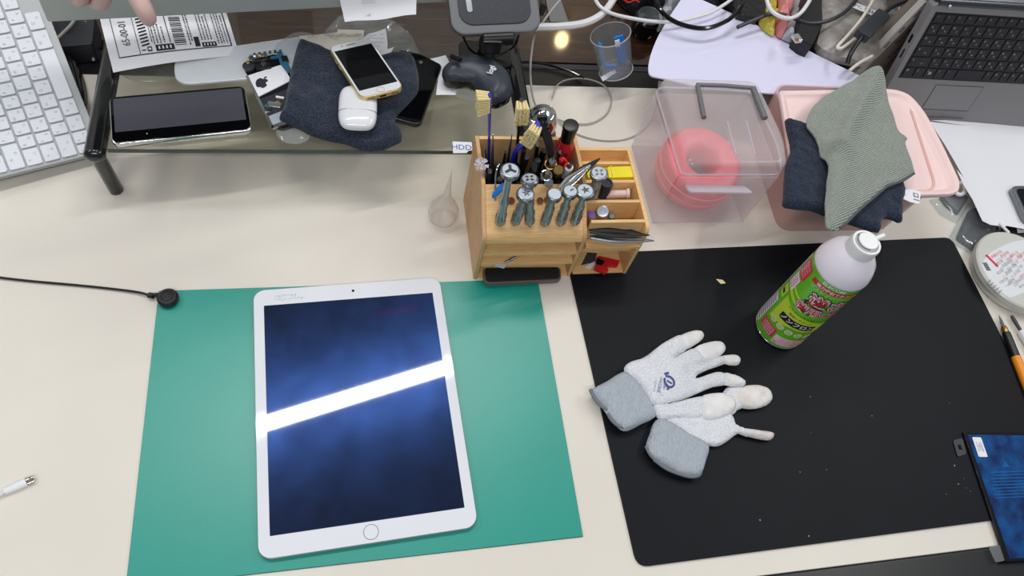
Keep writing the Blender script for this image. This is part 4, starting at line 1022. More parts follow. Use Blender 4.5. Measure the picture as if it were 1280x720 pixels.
# things seen through the gap left of the shelf
t = cable('cable', [(60, 60, .03), (75, 45, .03), (88, 32, .035), (96, 20, .04)], .0022, 'cable_grey', 'pale cable behind the keyboard at the far left')
t = cable('cable', [(107, 26, .03), (110, 40, .02), (114, 60, .012), (117, 76, .004)], .0018, 'cable_grey', 'thin grey cable hanging just left of the shelf rail')
m = M(); m.tube([P(84, 74, .008), P(92, 90, .009), P(98, 108, .009), P(100, 126, .009), P(97, 135, .009)], .009, 'black_plastic'); m.tube([P(92, 80, .018), P(97, 96, .019), P(101, 116, .018), P(102, 130, .014)], .005, 'black_shiny'); obj('cable_bundle', m, label='thick black cable bundle between the keyboard and the shelf rail', cat='cable')
m = M(); q = pts2([(70, 30), (122, 28), (118, 62), (74, 66)], .02); m.prism(rnd(q, .004), .0, .03, 'charcoal', bev=.002); obj('power_block', m, label='dark power block behind the keyboard, left of the shelf', cat='power block')
# ================================================================ clear storage box
bx0, bx1, by0, by1, bh = .404, .540, .541, .678, .104
t = thing('storage_box', 'frosted clear plastic box with a sloping hinged lid and grey handle, holding a pink ring', 'box', ((bx0+bx1)/2, (by0+by1)/2, 0))
def wall(m, a, b, z0, z1, th, mt, lean=0):
    a = Vector(a); b = Vector(b); d = (b-a).normalized(); n_ = Vector((d.y, -d.x))
    q = bmesh.new(); vv = []
    for p in (a, b):
        for s in (0, 1): pass
    pts_ = [(a, z0, 0), (b, z0, 0), (b, z1, lean), (a, z1, lean)]
    o = [q.verts.new((p.x+n_.x*l_, p.y+n_.y*l_, z)) for p, z, l_ in pts_]; i = [q.verts.new((p.x+n_.x*(l_-th), p.y+n_.y*(l_-th), z)) for p, z, l_ in pts_]
    q.faces.new(o); q.faces.new(i[::-1])
    for k in range(4): q.faces.new((o[k], i[k], i[(k+1) % 4], o[(k+1) % 4]))
    bmesh.ops.recalc_face_normals(q, faces=q.faces[:]); m.add(q, mt)
m = M(); cr = [(bx0, by0), (bx1, by0), (bx1, by1), (bx0, by1)]
for k in range(4): wall(m, cr[k], cr[(k+1) % 4], 0, bh, .0015, 'frosted', .003)
m.box(((bx0+bx1)/2, (by0+by1)/2, .001), (bx1-bx0, by1-by0, .0015), 'frosted'); obj('body', m, t)
# lid : a shallow cap with rounded edges, front a little lower
def lidp(u, v): # u -1..1, v -1..1 -> outline point
    return Vector(((bx0+bx1)/2+u*((bx1-bx0)/2+.006), (by0+by1)/2+v*((by1-by0)/2+.007)))
L0 = rnd([(.409, .545), (.549, .545), (.561, .590), (.552, .695), (.409, .695)], [.010, .012, .030, .016, .016], 6)
m = M()
def shell(m, out, z0, z1, r, th, mt):
    """open-bottomed cap with rounded top edge"""
    cx = sum(p[0] for p in out)/len(out); cy = sum(p[1] for p in out)/len(out)
    b = bmesh.new(); rings = []
    steps = [(0, z0)]+[(r*(1-math.cos(a)), z1-r+r*math.sin(a)) for a in (0, .5, 1.0, PI/2)]
    for ins, z in steps:
        rings.append([b.verts.new((p[0]+(cx-p[0])*ins/math.hypot(cx-p[0], cy-p[1])*1.3, p[1]+(cy-p[1])*ins/math.hypot(cx-p[0], cy-p[1])*1.3, z)) for p in out])
    n = len(out)
    for a, c in zip(rings, rings[1:]):
        for k in range(n): b.faces.new((a[k], a[(k+1) % n], c[(k+1) % n], c[k]))
    b.faces.new(rings[-1]); bmesh.ops.recalc_face_normals(b, faces=b.faces[:]); m.add(b, mt)
shell(m, L0, bh-.004, bh+.018, .008, .001, 'frosted_lid'); 
obj('lid', m, t)
m = M(); m.add(bm_tube([Vector((p.x, p.y, bh-.003)) for p in L0]+[Vector((L0[0].x, L0[0].y, bh-.003))], .0013, 6, 1), 'frosted_rib'); obj('lid_rim', m, t)
for px0, px1 in (((909, 152), (920, 194)), ((933, 152), (944, 194))):
    m = M(); m.tube([P(*px0, bh+.0185), P(*px1, bh+.0185)], .0012, 'frosted_rib', n=1, seg=8); obj('lid_rib', m, t)
m = M(); z = bh+.021
m.tube([P(871, 106, z), P(905, 107, z), P(941, 110, z)], .0028, 'handle_grey', n=1, seg=8); m.tube([P(872, 107, z), P(880, 147, z)], .0034, 'handle_grey', n=1, seg=8); m.tube([P(941, 110, z), P(956, 148, z)], .0042, 'handle_grey', n=1, seg=8); obj('handle', m, t, label='grey bail handle')
m = M(); zc = bh-.03; q = [PY(852, 229, by0-.012), PY(930, 231, by0-.010), PY(942, 243, by0-.018), PY(858, 241, by0-.018)]
mid = bh-.018
q = [P(855, 232, mid).xy, P(930, 233, mid).xy, P(941, 242, mid-.0).xy, P(862, 241, mid).xy]
m.prism(rnd(q, .004), mid-.001, mid+.002, 'frosted_rib', bev=.0006); obj('front_catch', m, t)
# pink ring inside
t = thing('tape_ring', 'thick pink ring inside the clear frosted box', 'ring', ((bx0+bx1)/2, (by0+by1)/2-.004, .002))
b = bmesh.new(); n1, n2 = 48, 20; gg = []
for i in range(n1):
    a = 2*PI*i/n1; rr_ = []
    for j in range(n2):
        c = 2*PI*j/n2; sq = lambda v: math.copysign(abs(v)**.6, v)
        R_ = .039+.0180*sq(math.cos(c)); rr_.append(b.verts.new((R_*math.cos(a), R_*math.sin(a), .036+.026*sq(math.sin(c)))))
    gg.append(rr_)
for i in range(n1):
    for j in range(n2): b.faces.new((gg[i][j], gg[(i+1) % n1][j], gg[(i+1) % n1][(j+1) % n2], gg[i][(j+1) % n2]))
bmesh.ops.recalc_face_normals(b, faces=b.faces[:])
RF = Matrix.Translation(((bx0+bx1)/2, (by0+by1)/2, .003))@Matrix.Rotation(.12, 4, 'X')
m = M(); m.add(b, 'pink_roll', RF); obj('ring', m, t)
m = M()
for z in (.030, .046): m.add(bm_tube([(0.0572*math.cos(a*PI/24), .0572*math.sin(a*PI/24), z) for a in range(49)], .0012, 6, 1), 'pink_roll_light', RF)
obj('band', m, t)

# ================================================================ pink tray box
tz = .105
t = thing('lidded_bin', 'low translucent pink bin with a pale pink tray lid, under the grey and navy cloths', 'bin', (.70, .61, 0))
q = [(.590, .524), (.770, .522), (.800, .700), (.600, .705)]
ro = rnd(q, .022, 6); ri = rnd([(.5925, .5265), (.7675, .5245), (.797, .6975), (.6025, .7025)], .020, 6)
b = bmesh.new(); n = len(ro); cxx = .69; cyy = .61
lo = [b.verts.new((p.x, p.y, 0)) for p in ro]; hi = [b.verts.new((cxx+(p.x-cxx)*1.08, cyy+(p.y-cyy)*1.05, tz-.006)) for p in ro]
li = [b.verts.new((p.x, p.y, .002)) for p in ri]; hi2 = [b.verts.new((cxx+(p.x-cxx)*1.08, cyy+(p.y-cyy)*1.05, tz-.006)) for p in ri]
for k in range(n):
    j = (k+1) % n; b.faces.new((lo[k], lo[j], hi[j], hi[k])); b.faces.new((li[j], li[k], hi2[k], hi2[j])); b.faces.new((hi[k], hi[j], hi2[j], hi2[k]))
b.faces.new(lo[::-1]); b.faces.new(li); bmesh.ops.recalc_face_normals(b, faces=b.faces[:])
m = M(); m.add(b, 'pink_base'); obj('body', m, t)
lidpx = [(974, 113), (1114, 110.5), (1136, 116), (1155, 137), (1176, 175), (1200, 226), (1200, 238), (1191, 243), (1060, 247), (997, 249)]
LO = [P(*c, tz).xy for c in lidpx]; LO = rnd(LO, [.004, .012, .02, .02, .02, .008, .008, .010, .02, .01], 4)
def inset(pl, d):
    n = len(pl); out = []
    for i in range(n):
        a, p, c = pl[i-1], pl[i], pl[(i+1) % n]; e1 = (p-a); e2 = (c-p)
        if e1.length < 1e-7 or e2.length < 1e-7: out.append(p.copy()); continue
        n1 = Vector((-e1.y, e1.x)).normalized(); n2 = Vector((-e2.y, e2.x)).normalized(); s = (n1+n2)
        s = s.normalized()*d/max(.5, s.length/2); out.append(p+s)
    return out
area = sum(LO[i-1].x*LO[i].y-LO[i].x*LO[i-1].y for i in range(len(LO))); sg = 1 if area > 0 else -1
# drop duplicates
LO = [p for i, p in enumerate(LO) if (p-LO[i-1]).length > 1e-5]
b = bmesh.new(); rings = []
for d, z in ((.002, tz-.008), (.0, tz-.006), (.0, tz-.002), (.001, tz), (.006, tz), (.008, tz-.002), (.016, tz-.010)):
    rings.append([b.verts.new((p.x, p.y, z)) for p in inset(LO, d*sg)])
n = len(LO)
for a, c in zip(rings, rings[1:]):
    for k in range(n): b.faces.new((a[k], a[(k+1) % n], c[(k+1) % n], c[k]))
b.faces.new(rings[-1]); b.faces.new(rings[0][::-1]); bmesh.ops.recalc_face_normals(b, faces=b.faces[:])
m = M(); m.add(b, 'pink_tray'); obj('tray_lid', m, t, angle=.9)

# cloths on the tray
cz = tz+.001
nv = crop(960, 80, 3.272, [(75, 225), (100, 228), (165, 250), (260, 290), (400, 360), (553, 470), (553, 560), (552, 640), (520, 632), (480, 625), (466, 650), (458, 682), (400, 668), (330, 645), (232, 612), (180, 592), (75, 580), (68, 540), (76, 415), (98, 350), (88, 290)])
w1 = wav(.004, 26, 21); w2 = wav(.0015, 90, 5)
yF = .512
m = M(); m.add(bm_sheet(smooth_poly(pts2(nv, cz+.006), 2), lambda x, y, d: cz+.004+.007*min(1, d/.005)**.5+w1(x, y)*.5+w2(x, y), lambda x, y, d: cz+.0008, .0035), 'navy_cloth_dark')
obj('folded_cloth', m, label='folded dark navy cloth on the pink tray, half under the grey one', cat='cloth')
gr = crop(960, 80, 3.272, [(430, 25), (462, 30), (480, 60), (488, 110), (505, 155), (522, 195), (545, 250), (560, 275), (582, 292), (570, 312), (582, 345), (597, 390), (608, 432), (598, 448), (560, 470), (500, 492), (450, 530), (380, 590), (330, 640), (290, 676), (260, 684), (236, 678), (229, 640), (233, 540), (240, 480), (246, 420), (225, 360), (200, 290), (165, 252), (168, 215), (188, 170), (225, 132), (290, 95), (350, 60), (390, 35)])
gz = cz+.022
ga, gb = P(1086, 90, gz).xy, P(1050, 190, gz).xy; g3 = P(1035, 285, gz).xy
def seg_d(x, y, a, b):
    e = b-a; t_ = max(0, min(1, ((x-a.x)*e.x+(y-a.y)*e.y)/e.length_squared)); return math.hypot(x-a.x-t_*e.x, y-a.y-t_*e.y)
r1a, r1b = P(1092, 92, gz).xy, P(1045, 185, gz).xy      # ridge of the fold
v1a, v1b = P(1078, 105, gz).xy, P(1030, 190, gz).xy
def gtop(x, y, d):
    h = gz+.014*math.exp(-(seg_d(x, y, r1a, r1b)/.012)**2)-.006*math.exp(-(seg_d(x, y, v1a, v1b)/.010)**2)
    h += .006*noise.noise(Vector((x*14, y*14, 4)))+.002*noise.noise(Vector((x*45, y*45, 2)))
    h += .008*math.exp(-(seg_d(x, y, gb, g3)/.018)**2)
    return h-.004*(1-min(1, d/.006))
m = M(); m.add(bm_sheet(smooth_poly(pts2(gr, gz), 2), gtop, lambda x, y, d: gtop(x, y, d)-.0022, .0035), 'grey_cloth')
hemp = crop(960, 80, 3.272, [(604, 440), (560, 468), (500, 490), (450, 530), (380, 590), (330, 640), (292, 672)])
m.tube([Vector((*P(*c, gz).xy, gtop(*P(*c, gz).xy, .003)-.001)) for c in hemp], .0018, 'hem_grey')
obj('cleaning_cloth', m, label='ribbed grey-green cloth draped over the pink tray, peaked at its far end', cat='cloth')
m = M(); q = [P(*c, cz+.008).xy for c in crop(960, 80, 3.272, [(552, 512), (590, 508), (628, 520), (622, 570), (585, 562), (555, 548)])]
m.prism(q, cz+.006, cz+.0066, 'paper'); qf, a1, a2 = qframe(crop(960, 80, 3.272, [(555, 515), (622, 522), (618, 562), (556, 548)]), cz+.0068)
for i in range(3): m.box((-.012, .005-.004*i, .0001), (.006, .0012, .0002), 'ink_pencil', mx=qf)
m.box((.006, .002, .0001), (.007, .007, .0002), 'ink_pencil', mx=qf); m.box((.006, .002, .0003), (.004, .004, .0002), 'paper', mx=qf); m.box((.006, -.006, .0001), (.008, .0015, .0002), 'ink_pencil', mx=qf)
obj('cloth_tag', m, label='small white printed tag lying under the right corner of the grey cloth', cat='tag')

# ================================================================ spray can
t = thing('spray_can', 'white and green dust spray can with Japanese lettering, standing on the black mat', 'spray can', (.5375, .3725, .003))
cr_ = .0325; CC = Vector((.5375, .3725, .003)); CFm = Matrix.Translation(CC)
m = M(); m.lathe([(0, .002), (cr_-.003, 0), (cr_, .002), (cr_, .004), (cr_-.001, .005)], 'steel', CFm, 48); m.lathe([(cr_-.001, .004), (cr_, .006), (cr_, .150), (cr_-.0006, .151)], 'green_label', CFm, 64)
obj('body', m, t, label='green printed body')
m = M(); m.lathe([(cr_-.0006, .1505), (cr_+.0003, .152), (cr_+.0003, .155), (cr_-.001, .162), (.028, .172), (.0205, .182), (.0165, .186), (.0155, .188), (0, .188)], 'can_white', CFm, 64); obj('shoulder', m, t)
m = M(); m.lathe([(0, .184), (.0160, .184), (.0165, .186), (.0165, .199), (.0155, .201), (.0135, .201), (.0133, .197), (0, .197)], 'cap_white', CFm, 40); obj('cap', m, t)
nd = Vector((.75, .45, .25)).normalized(); tt = CC+Vector((0, 0, .203))
m = M(); m.lathe([(0, .196), (.0115, .196), (.0115, .203), (.0105, .2045), (0, .205)], 'cap_white', CFm, 32); m.tube([CC+Vector((.006, .002, .2015)), CC+Vector((.021, .0065, .2035))], .0028, 'cap_white', n=1, seg=12); obj('nozzle', m, t)
m = M(); m.add(bm_tube([(.0118*math.cos(a), .0118*math.sin(a), .2032) for a in [2.2+k*.18 for k in range(14)]], .0004, 5, 1), 'charcoal', CFm); obj('nozzle_gap', m, t)
# wrap helper: art on the can. angle 0 faces the viewer; s = arc metres to the right, h = height
A0 = math.atan2(-CC.y, -CC.x)+.02+.28
def wrap(b, lift):
    for v in b.verts:
        a = A0+v.co.x/cr_; r = cr_+.0002+lift+v.co.z; v.co = CC+Vector((r*math.cos(a), r*math.sin(a), v.co.y))
    return b
def art(m, b, mt, lift=.0002):
    xs = [v.co.x for v in b.verts]
    if not xs: return
    x = math.floor(min(xs)/.002)*.002
    while x < max(xs):
        bmesh.ops.bisect_plane(b, geom=b.verts[:]+b.edges[:]+b.faces[:], plane_co=(x, 0, 0), plane_no=(1, 0, 0), dist=1e-7); x += .002
    m.add(wrap(b, lift), mt)
def arect(m, x0, h0, x1, h1, mt, lift=.0002, r=0):
    b = bmesh.new(); pl = rnd([(x0, h0), (x1, h0), (x1, h1), (x0, h1)], r, 4) if r else [(x0, h0), (x1, h0), (x1, h1), (x0, h1)]
    b.faces.new([b.verts.new((p[0], p[1], 0)) for p in pl]); bmesh.ops.triangulate(b, faces=b.faces[:]); art(m, b, mt, lift)
def apoly(m, pl, mt, lift=.0002):
    b = bmesh.new(); f = b.faces.new([b.verts.new((p[0], p[1], 0)) for p in pl]); bmesh.ops.triangulate(b, faces=[f]); art(m, b, mt, lift)
def atext(m, s, x, h, size, mt, lift=.0004, rot=0, bold=0, sx=1, align='CENTER'):
    b = bm_text(s, size, align, bold); 
    for v in b.verts: v.co.x *= sx
    b.transform(Matrix.Translation((x, h, 0))@Matrix.Rotation(rot, 4, 'Z')); art(m, b, mt, lift)
m = M()
arect(m, -.022, .137, .075, .144, 'red', .0003)                                # red ribbon
atext(m, 'ELECOM', .002, .148, .0062, 'can_white', .0005, bold=.03, sx=1.15)
atext(m, '強力噴射でホコリを', .010, .1403, .0056, 'can_white', .0006, bold=.015)
atext(m, 'ダストブロワー', .002, .1330, .0064, 'pale_green', .0006, bold=.03)
apoly(m, [(-.030, .040), (-.030, .088), (-.012, .080), (.045, .072), (.045, .050), (.0, .052)], 'lime', .0002)
apoly(m, [(-.034, .095), (-.034, .101), (-.004, .088), (-.004, .085)], 'lime', .0002); apoly(m, [(-.034, .104), (-.034, .108), (.0, .098), (.0, .095)], 'lime', .0002)
atext(m, '逆さ', .012, .1145, .0225, 'ink', .0004, bold=.10); atext(m, '使用OK', .010, .0950, .0148, 'ink', .0004, bold=.10, sx=1.05)
atext(m, '逆さ', .012, .1145, .0225, 'can_white', .0006, bold=.055); atext(m, '逆さ', .012, .1145, .0225, 'red', .0009, bold=.005)
atext(m, '使用OK', .010, .0950, .0148, 'can_white', .0006, bold=.055, sx=1.05); atext(m, '使用OK', .010, .0950, .0148, 'red', .0009, bold=.005, sx=1.05)
atext(m, 'さかさにしても液だれしない', .008, .0800, .0042, 'red_dark', .0006); atext(m, '環境にやさしい', .002, .0725, .0044, 'ink', .0006)
arect(m, -.020, .055, .026, .067, 'ink', .0003, .003); atext(m, 'ノンフロン', .003, .061, .0088, 'can_white', .0006, bold=.03)
for k in range(5):
    cx, ch = -.022+k*.0125, .044-.001*k; apoly(m, [(cx+.0052*math.cos(a*PI/10), ch+.0052*math.sin(a*PI/10)) for a in range(20)], 'bristle', .0004)
    apoly(m, [(cx+.0035*math.cos(a*PI/8), ch+.0035*math.sin(a*PI/8)) for a in range(16)], 'pale_green', .0006)
arect(m, -.032, .016, -.008, .034, 'label_red', .0003); arect(m, -.006, .010, .045, .028, 'pink_pale', .0003)
for k in range(4): atext(m, '火気厳禁高温注意'[:6], -.020, .030-.004*k, .0032, 'can_white', .0005)
for k in range(4): atext(m, 'フロンガス不使用 可燃性', .018, .0245-.0038*k, .0030, 'red', .0005)
atext(m, '✕', -.002, .014, .008, 'red', .0006)
# left column of small print
arect(m, -.048, .120, -.028, .146, 'label_red', .0003, .004); arect(m, -.046, .096, -.031, .118, 'can_white', .0003); arect(m, -.046, .074, -.034, .092, 'lime', .0003); arect(m, -.050, .010, -.036, .066, 'can_white', .0003)
arect(m, -.064, .010, -.052, .146, 'can_white', .0003)
for k in range(9): arect(m, -.0485, .014+k*.0056, -.0375, .0165+k*.0056, 'ink_pencil', .0005)
for k in range(4): atext(m, '使用上の', -.038, .140-.005*k, .0036, 'can_white', .0005); atext(m, '注意書', -.0385, .114-.0048*k, .0034, 'label_red', .0005)
arect(m, -.044, .079, -.037, .084, 'ink', .0005)
obj('lettering', m, t, smooth=False)

# ================================================================ gloves
def glove_part(m, pix, z0, h, mt, ew=.0065, step=.0028, sm_=2, seed=0, wr=.0012):
    q = smooth_poly(pts2(pix, z0+h*.6), sm_)
    m.add(bm_sheet(q, lambda x, y, d: z0+h*.45+h*.55*(1-(1-min(1, d/ew))**2)**.5+wr*noise.noise(Vector((x*70, y*70, seed)))*min(1, d/.004)+wr*.8*noise.noise(Vector((x*160, y*40, seed+2)))*min(1, d/.004),
                   lambda x, y, d: z0+h*.45*(1-min(1, d/ew))**2*.9, step), mt)
g = lambda pl: crop(720, 390, 3.271, pl)
# lower glove
GB = thing('work_glove', 'white and grey knit glove lying palm down under the other one, nearer the front edge', 'glove', P(850, 560, .003), 'pair of gloves on the black mat')
z = .0032
m = M(); glove_part(m, g([(350, 435), (480, 425), (600, 400), (645, 430), (652, 455), (690, 473), (740, 484), (700, 508), (665, 495), (630, 520), (600, 540), (575, 548), (545, 545), (500, 530), (420, 480)]), z, .011, 'glove_knit', seed=3)
glove_part(m, g([(540, 440), (600, 330), (630, 300), (680, 300), (700, 340), (690, 385), (660, 400), (640, 420)]), z, .011, 'glove_knit', seed=5)
obj('hand_part', m, GB)
m = M(); glove_part(m, g([(635, 345), (650, 318), (690, 300), (740, 297), (785, 310), (804, 340), (797, 368), (760, 388), (710, 395), (665, 385), (640, 365)]), z, .0125, 'glove_tip_dirty', seed=6, ew=.008); obj('finger_tip', m, GB)
m = M(); glove_part(m, g([(680, 500), (668, 488), (700, 476), (760, 484), (803, 490), (811, 505), (797, 522), (760, 520), (715, 510)]), z, .011, 'glove_tip_dirty', ew=.006, seed=7); obj('finger_tip', m, GB)
m = M(); glove_part(m, g([(288, 548), (305, 495), (318, 455), (345, 432), (400, 455), (470, 500), (545, 543), (535, 600), (518, 655), (490, 672), (440, 665), (370, 632), (315, 595)]), z, .016, 'glove_cuff', seed=8, ew=.010); obj('cuff', m, GB)
m = M(); m.tube([P(x, y, .012) for x, y in g([(286, 548), (312, 592), (370, 632), (420, 640), (470, 620), (500, 628), (510, 650), (500, 668), (470, 673), (430, 664), (370, 640), (318, 602)])], .0022, 'hem_dark'); obj('hem', m, GB)
# upper glove
GA = thing('work_glove', 'white and grey knit glove on top with spread fingers and a blue printed mark', 'glove', P(830, 470, .003), 'pair of gloves on the black mat')
z = .009
m = M()
glove_part(m, g([(205, 215), (230, 200), (265, 190), (300, 170), (350, 130), (400, 102), (430, 92), (445, 120), (455, 150), (430, 168), (402, 187), (440, 165), (482, 147), (505, 165), (530, 200), (500, 220), (445, 239), (500, 215), (560, 190), (600, 178), (620, 195), (605, 212), (545, 233), (500, 254), (491, 270), (520, 262), (570, 245), (605, 248), (630, 270), (612, 296), (560, 305), (500, 330), (440, 355), (380, 370), (345, 380), (310, 375), (285, 330), (250, 285), (200, 242)]), z, .011, 'glove_knit', seed=11, sm_=2, ew=.007, wr=.0020)
obj('hand_part', m, GA)
m = M(); glove_part(m, g([(312, 378), (380, 372), (440, 358), (500, 345), (525, 350), (520, 400), (520, 435), (470, 436), (430, 432), (380, 440), (345, 442), (325, 415)]), z-.003, .0115, 'glove_knit', seed=13); obj('thumb', m, GA)
for i, (pl, dz) in enumerate([([(415, 105), (450, 84), (490, 74), (517, 80), (525, 97), (513, 115), (488, 132), (450, 152), (435, 130)], 0), ([(482, 148), (525, 127), (570, 118), (600, 124), (613, 145), (604, 167), (570, 190), (528, 203), (500, 175)], 0), ([(590, 181), (625, 174), (655, 175), (674, 191), (668, 212), (645, 216), (612, 210)], .001), ([(600, 248), (635, 252), (665, 263), (692, 281), (694, 296), (670, 303), (610, 297), (620, 275)], .001)]):
    m = M(); glove_part(m, g(pl), z+dz, .0117, 'glove_tip', seed=20+i, ew=.006); obj('finger_tip', m, GA)
m = M(); glove_part(m, g([(505, 350), (550, 332), (600, 330), (640, 345), (656, 370), (650, 398), (615, 425), (570, 440), (520, 438), (512, 400)]), z-.002, .0135, 'glove_tip', seed=30, ew=.008); obj('thumb_tip', m, GA)
m = M(); glove_part(m, g([(60, 318), (130, 280), (200, 240), (250, 285), (290, 335), (312, 378), (328, 425), (270, 455), (215, 483), (185, 478), (150, 445), (125, 410), (100, 375), (75, 345)]), z-.004, .017, 'glove_cuff', seed=31, ew=.010); obj('cuff', m, GA)
m = M(); m.tube([P(x, y, .016) for x, y in g([(58, 316), (75, 350), (105, 385), (150, 405), (190, 415), (212, 440), (205, 465), (180, 468), (150, 445), (130, 415)])], .0022, 'hem_dark'); m.ball(P(773, 521, .012), (.008, .006, .005), 'hem_dark'); obj('hem', m, GA)
m = M()
GZ = z+.0118
def gl(pl, r=.0007, n=5): m.tube([P(x, y, GZ) for x, y in g(pl)], r, 'ink_blue', seg=6, n=n)
gl([(365, 262), (385, 265), (400, 282), (398, 302), (382, 306), (365, 290), (362, 270)], .0013); gl([(360, 255), (378, 248)], .0014); gl([(372, 280), (392, 292)], .0010); gl([(368, 300), (380, 312), (372, 316)], .0008)
gf = frame(P(720+347/3.271, 390+300/3.271, GZ), (0, 0, 1), (P(720+352/3.271, 390+270/3.271, GZ)-P(720+342/3.271, 390+330/3.271, GZ)))
m.text('SHOWA', .0058, 'ink_blue', gf@T(.001, .001)); m.text('パームフィット', .0034, 'ink_blue', gf@T(.001, .0065)); m.text('L', .004, 'ink_blue', gf@T(-.012, -.003)); m.text('B0500', .0030, 'ink_blue', gf@T(.001, -.0045))
obj('printed_mark', m, GA, label='blue printed mark')
# ================================================================ laptop and right-hand clutter
LU = Vector((.996, -.078, .048)).normalized(); LV = Vector((-.033, .19, .981)); LV = (LV-LU*LV.dot(LU)).normalized(); LN = LU.cross(LV)
LO_ = CAM+(Vector((.875, .793, .147))-CAM)*.966
LF = Matrix((LU, LV, LN)).transposed().to_4x4(); LF.translation = LO_; LF = LF@Matrix.Scale(.992, 4)
t = thing('laptop', 'open grey laptop propped upright with black keys and a touchpad, far right', 'laptop', LF@Vector((.15, -.171, -.009)))
uL, vB, vH, LW = -.027, -.1705, .031, .335
m = M(); m.prism(rrect(LW, vH-vB, .008, 5, uL+LW/2, (vH+vB)/2), -.018, 0, 'laptop_grey', bev=.0015, mx=LF, both=True)
m.box((uL, -.03, -.009), (.0012, .013, .005), 'black_shiny', mx=LF); m.box((uL, -.055, -.009), (.0012, .014, .003), 'black_shiny', mx=LF); obj('base', m, t)
un_ = .0185; rp = .0180; x0k = -.9*un_
m = M(); m.box((x0k+.148, (.0165-5*rp)/2, -.0002), (.300, .0165+5*rp+.003, .0012), 'black_plastic', bev=.0003, mx=LF); obj('keyboard_well', m, t)
kc = 0
rows = [(.0155, .012, [.9]+[.9]*14), (0, rp-.0022, [.9]+[1]*13), (-rp, rp-.0022, [1.22]+[1]*13), (-2*rp, rp-.0022, [1.47]+[1]*12), (-3*rp, rp-.0022, [1.85]+[1]*11), (-4*rp, rp-.0022, [.95, .95, .95, .9, 1.0, 2.6]+[.78]*8)]
for r_, (yt, hg, ws) in enumerate(rows):
    x = x0k
    for k, w_ in enumerate(ws):
        kw = un_*w_; cw = LF@Vector((x+kw/2, yt, 0))-CAM; px_ = 640+F_PX*cw.dot(RT)/cw.dot(FW)
        if px_ > 1292: break
        m = M(); m.prism(rrect(kw-.0024, hg, .0010, 2, x+kw/2, yt-hg/2), .0004, .0016, 'laptop_key', bev=.0002, mx=LF)
        if w_ < 2.5:
            m.text('1234567890QWERTYUIOPASDFGHJKLZXCVBNM'[kc % 36], .0042, 'silver', LF@T(x+.0052, yt-hg*.30, .00165))
            if 0 < r_ < 5: m.text(KN[kc % len(KN)], .0036, 'silver', LF@T(x+kw*.62, yt-hg*.66, .00165))
        if r_ == 5 and k == 2: m.box((x+kw/2, yt-hg*.5, .0017), (.005, .005, .0002), 'silver', mx=LF)
        kc += 1; obj('key', m, t); x += kw
tx0, tx1, ty0, ty1 = .0515, .133, -.1455, -.1005
m = M(); m.box(((tx0+tx1)/2, (ty0+ty1)/2, .0001), (tx1-tx0, ty1-ty0, .0008), 'laptop_grey', bev=.0002, mx=LF)
for q in (((tx0+tx1)/2, ty0, tx1-tx0, .0008), ((tx0+tx1)/2, ty1, tx1-tx0, .0005), (tx0, (ty0+ty1)/2, .0005, ty1-ty0), (tx1, (ty0+ty1)/2, .0005, ty1-ty0)): m.box((q[0], q[1], .0004), (q[2], q[3], .0004), 'charcoal', mx=LF)
obj('touchpad', m, t)
for s_ in (0, 1):
    xw = (tx1-tx0)/2; m = M(); m.box((tx0+xw*(s_+.5), ty0-.008, .0001), (xw-.0008, .012, .0010), 'laptop_grey', bev=.0002, mx=LF); m.box((tx0+xw*(s_+.5), ty0-.0145, .0004), (xw, .0005, .0004), 'charcoal', mx=LF); obj('touchpad_button', m, t)
LT = LF@Matrix.Translation((0, vH+.004, -.002))@Matrix.Rotation(math.radians(-62), 4, 'X')
m = M(); m.prism(rrect(LW, .20, .008, 4, uL+LW/2, .100), -.006, 0, 'laptop_lid', bev=.001, mx=LT, both=True); obj('display_lid', m, t)
m = M(); m.box((uL+LW/2, .103, .0005), (LW-.02, .18, .001), 'black_shiny', mx=LT); obj('screen', m, t)
m = M(); m.add(bm_tube([LF@Vector((uL+.006, vH+.001, -.003)), LF@Vector((uL+LW-.006, vH+.001, -.003))], .0055, 14, 1), 'laptop_lid'); m.ball(LF@Vector((uL+.022, vH-.002, .003)), .0028, 'silver'); obj('hinge', m, t)
# flat carton standing behind the laptop's left side
yC = .800
cb, ctp = PY(1072, 92, yC), PY(1160, 3, yC); cu = (ctp-cb).normalized()
c0 = cb-cu*(cb.z/cu.z)+cu*.001; CM = frame(c0, Vector((0, -1, 0)), Vector((cu.z, 0, -cu.x))); CL = (ctp-c0).length
yv = CM.to_3x3()@Vector((0, 1, 0)); sy = 1 if yv.z > 0 else -1
t = thing('carton', 'flat grey-brown carton with printed Chinese text standing left of the laptop', 'carton', c0)
b_ = [(0, 0), (.12, 0), (.12, sy*CL), (0, sy*CL)]
m = M(); m.prism([(p[0]+abs(cu.x)*0, p[1]) for p in b_], -.030, 0, 'carton', bev=.0006, mx=CM); obj('body', m, t)
m = M(); m.prism([(-.007, 0), (.0045, 0), (.0045, sy*CL), (-.007, sy*CL)], -.010, .002, 'carton_lit', bev=.0006, mx=CM); obj('edge_flap', m, t)
m = M()
for k, (s_, sz) in enumerate((('保护膜 高清', .010), ('专业维修配件', .008), ('手机屏幕总成', .008))): m.text(s_, sz, 'ink', CM@T(.016+k*.011, sy*(CL-.05-.03*k), .0006, sy*PI/2))
for k in range(4): m.box((-.001, sy*(CL-.02-.03*k), .0022), (.004, .012, .0003), 'ink_pencil', mx=CM)
obj('printing', m, t)

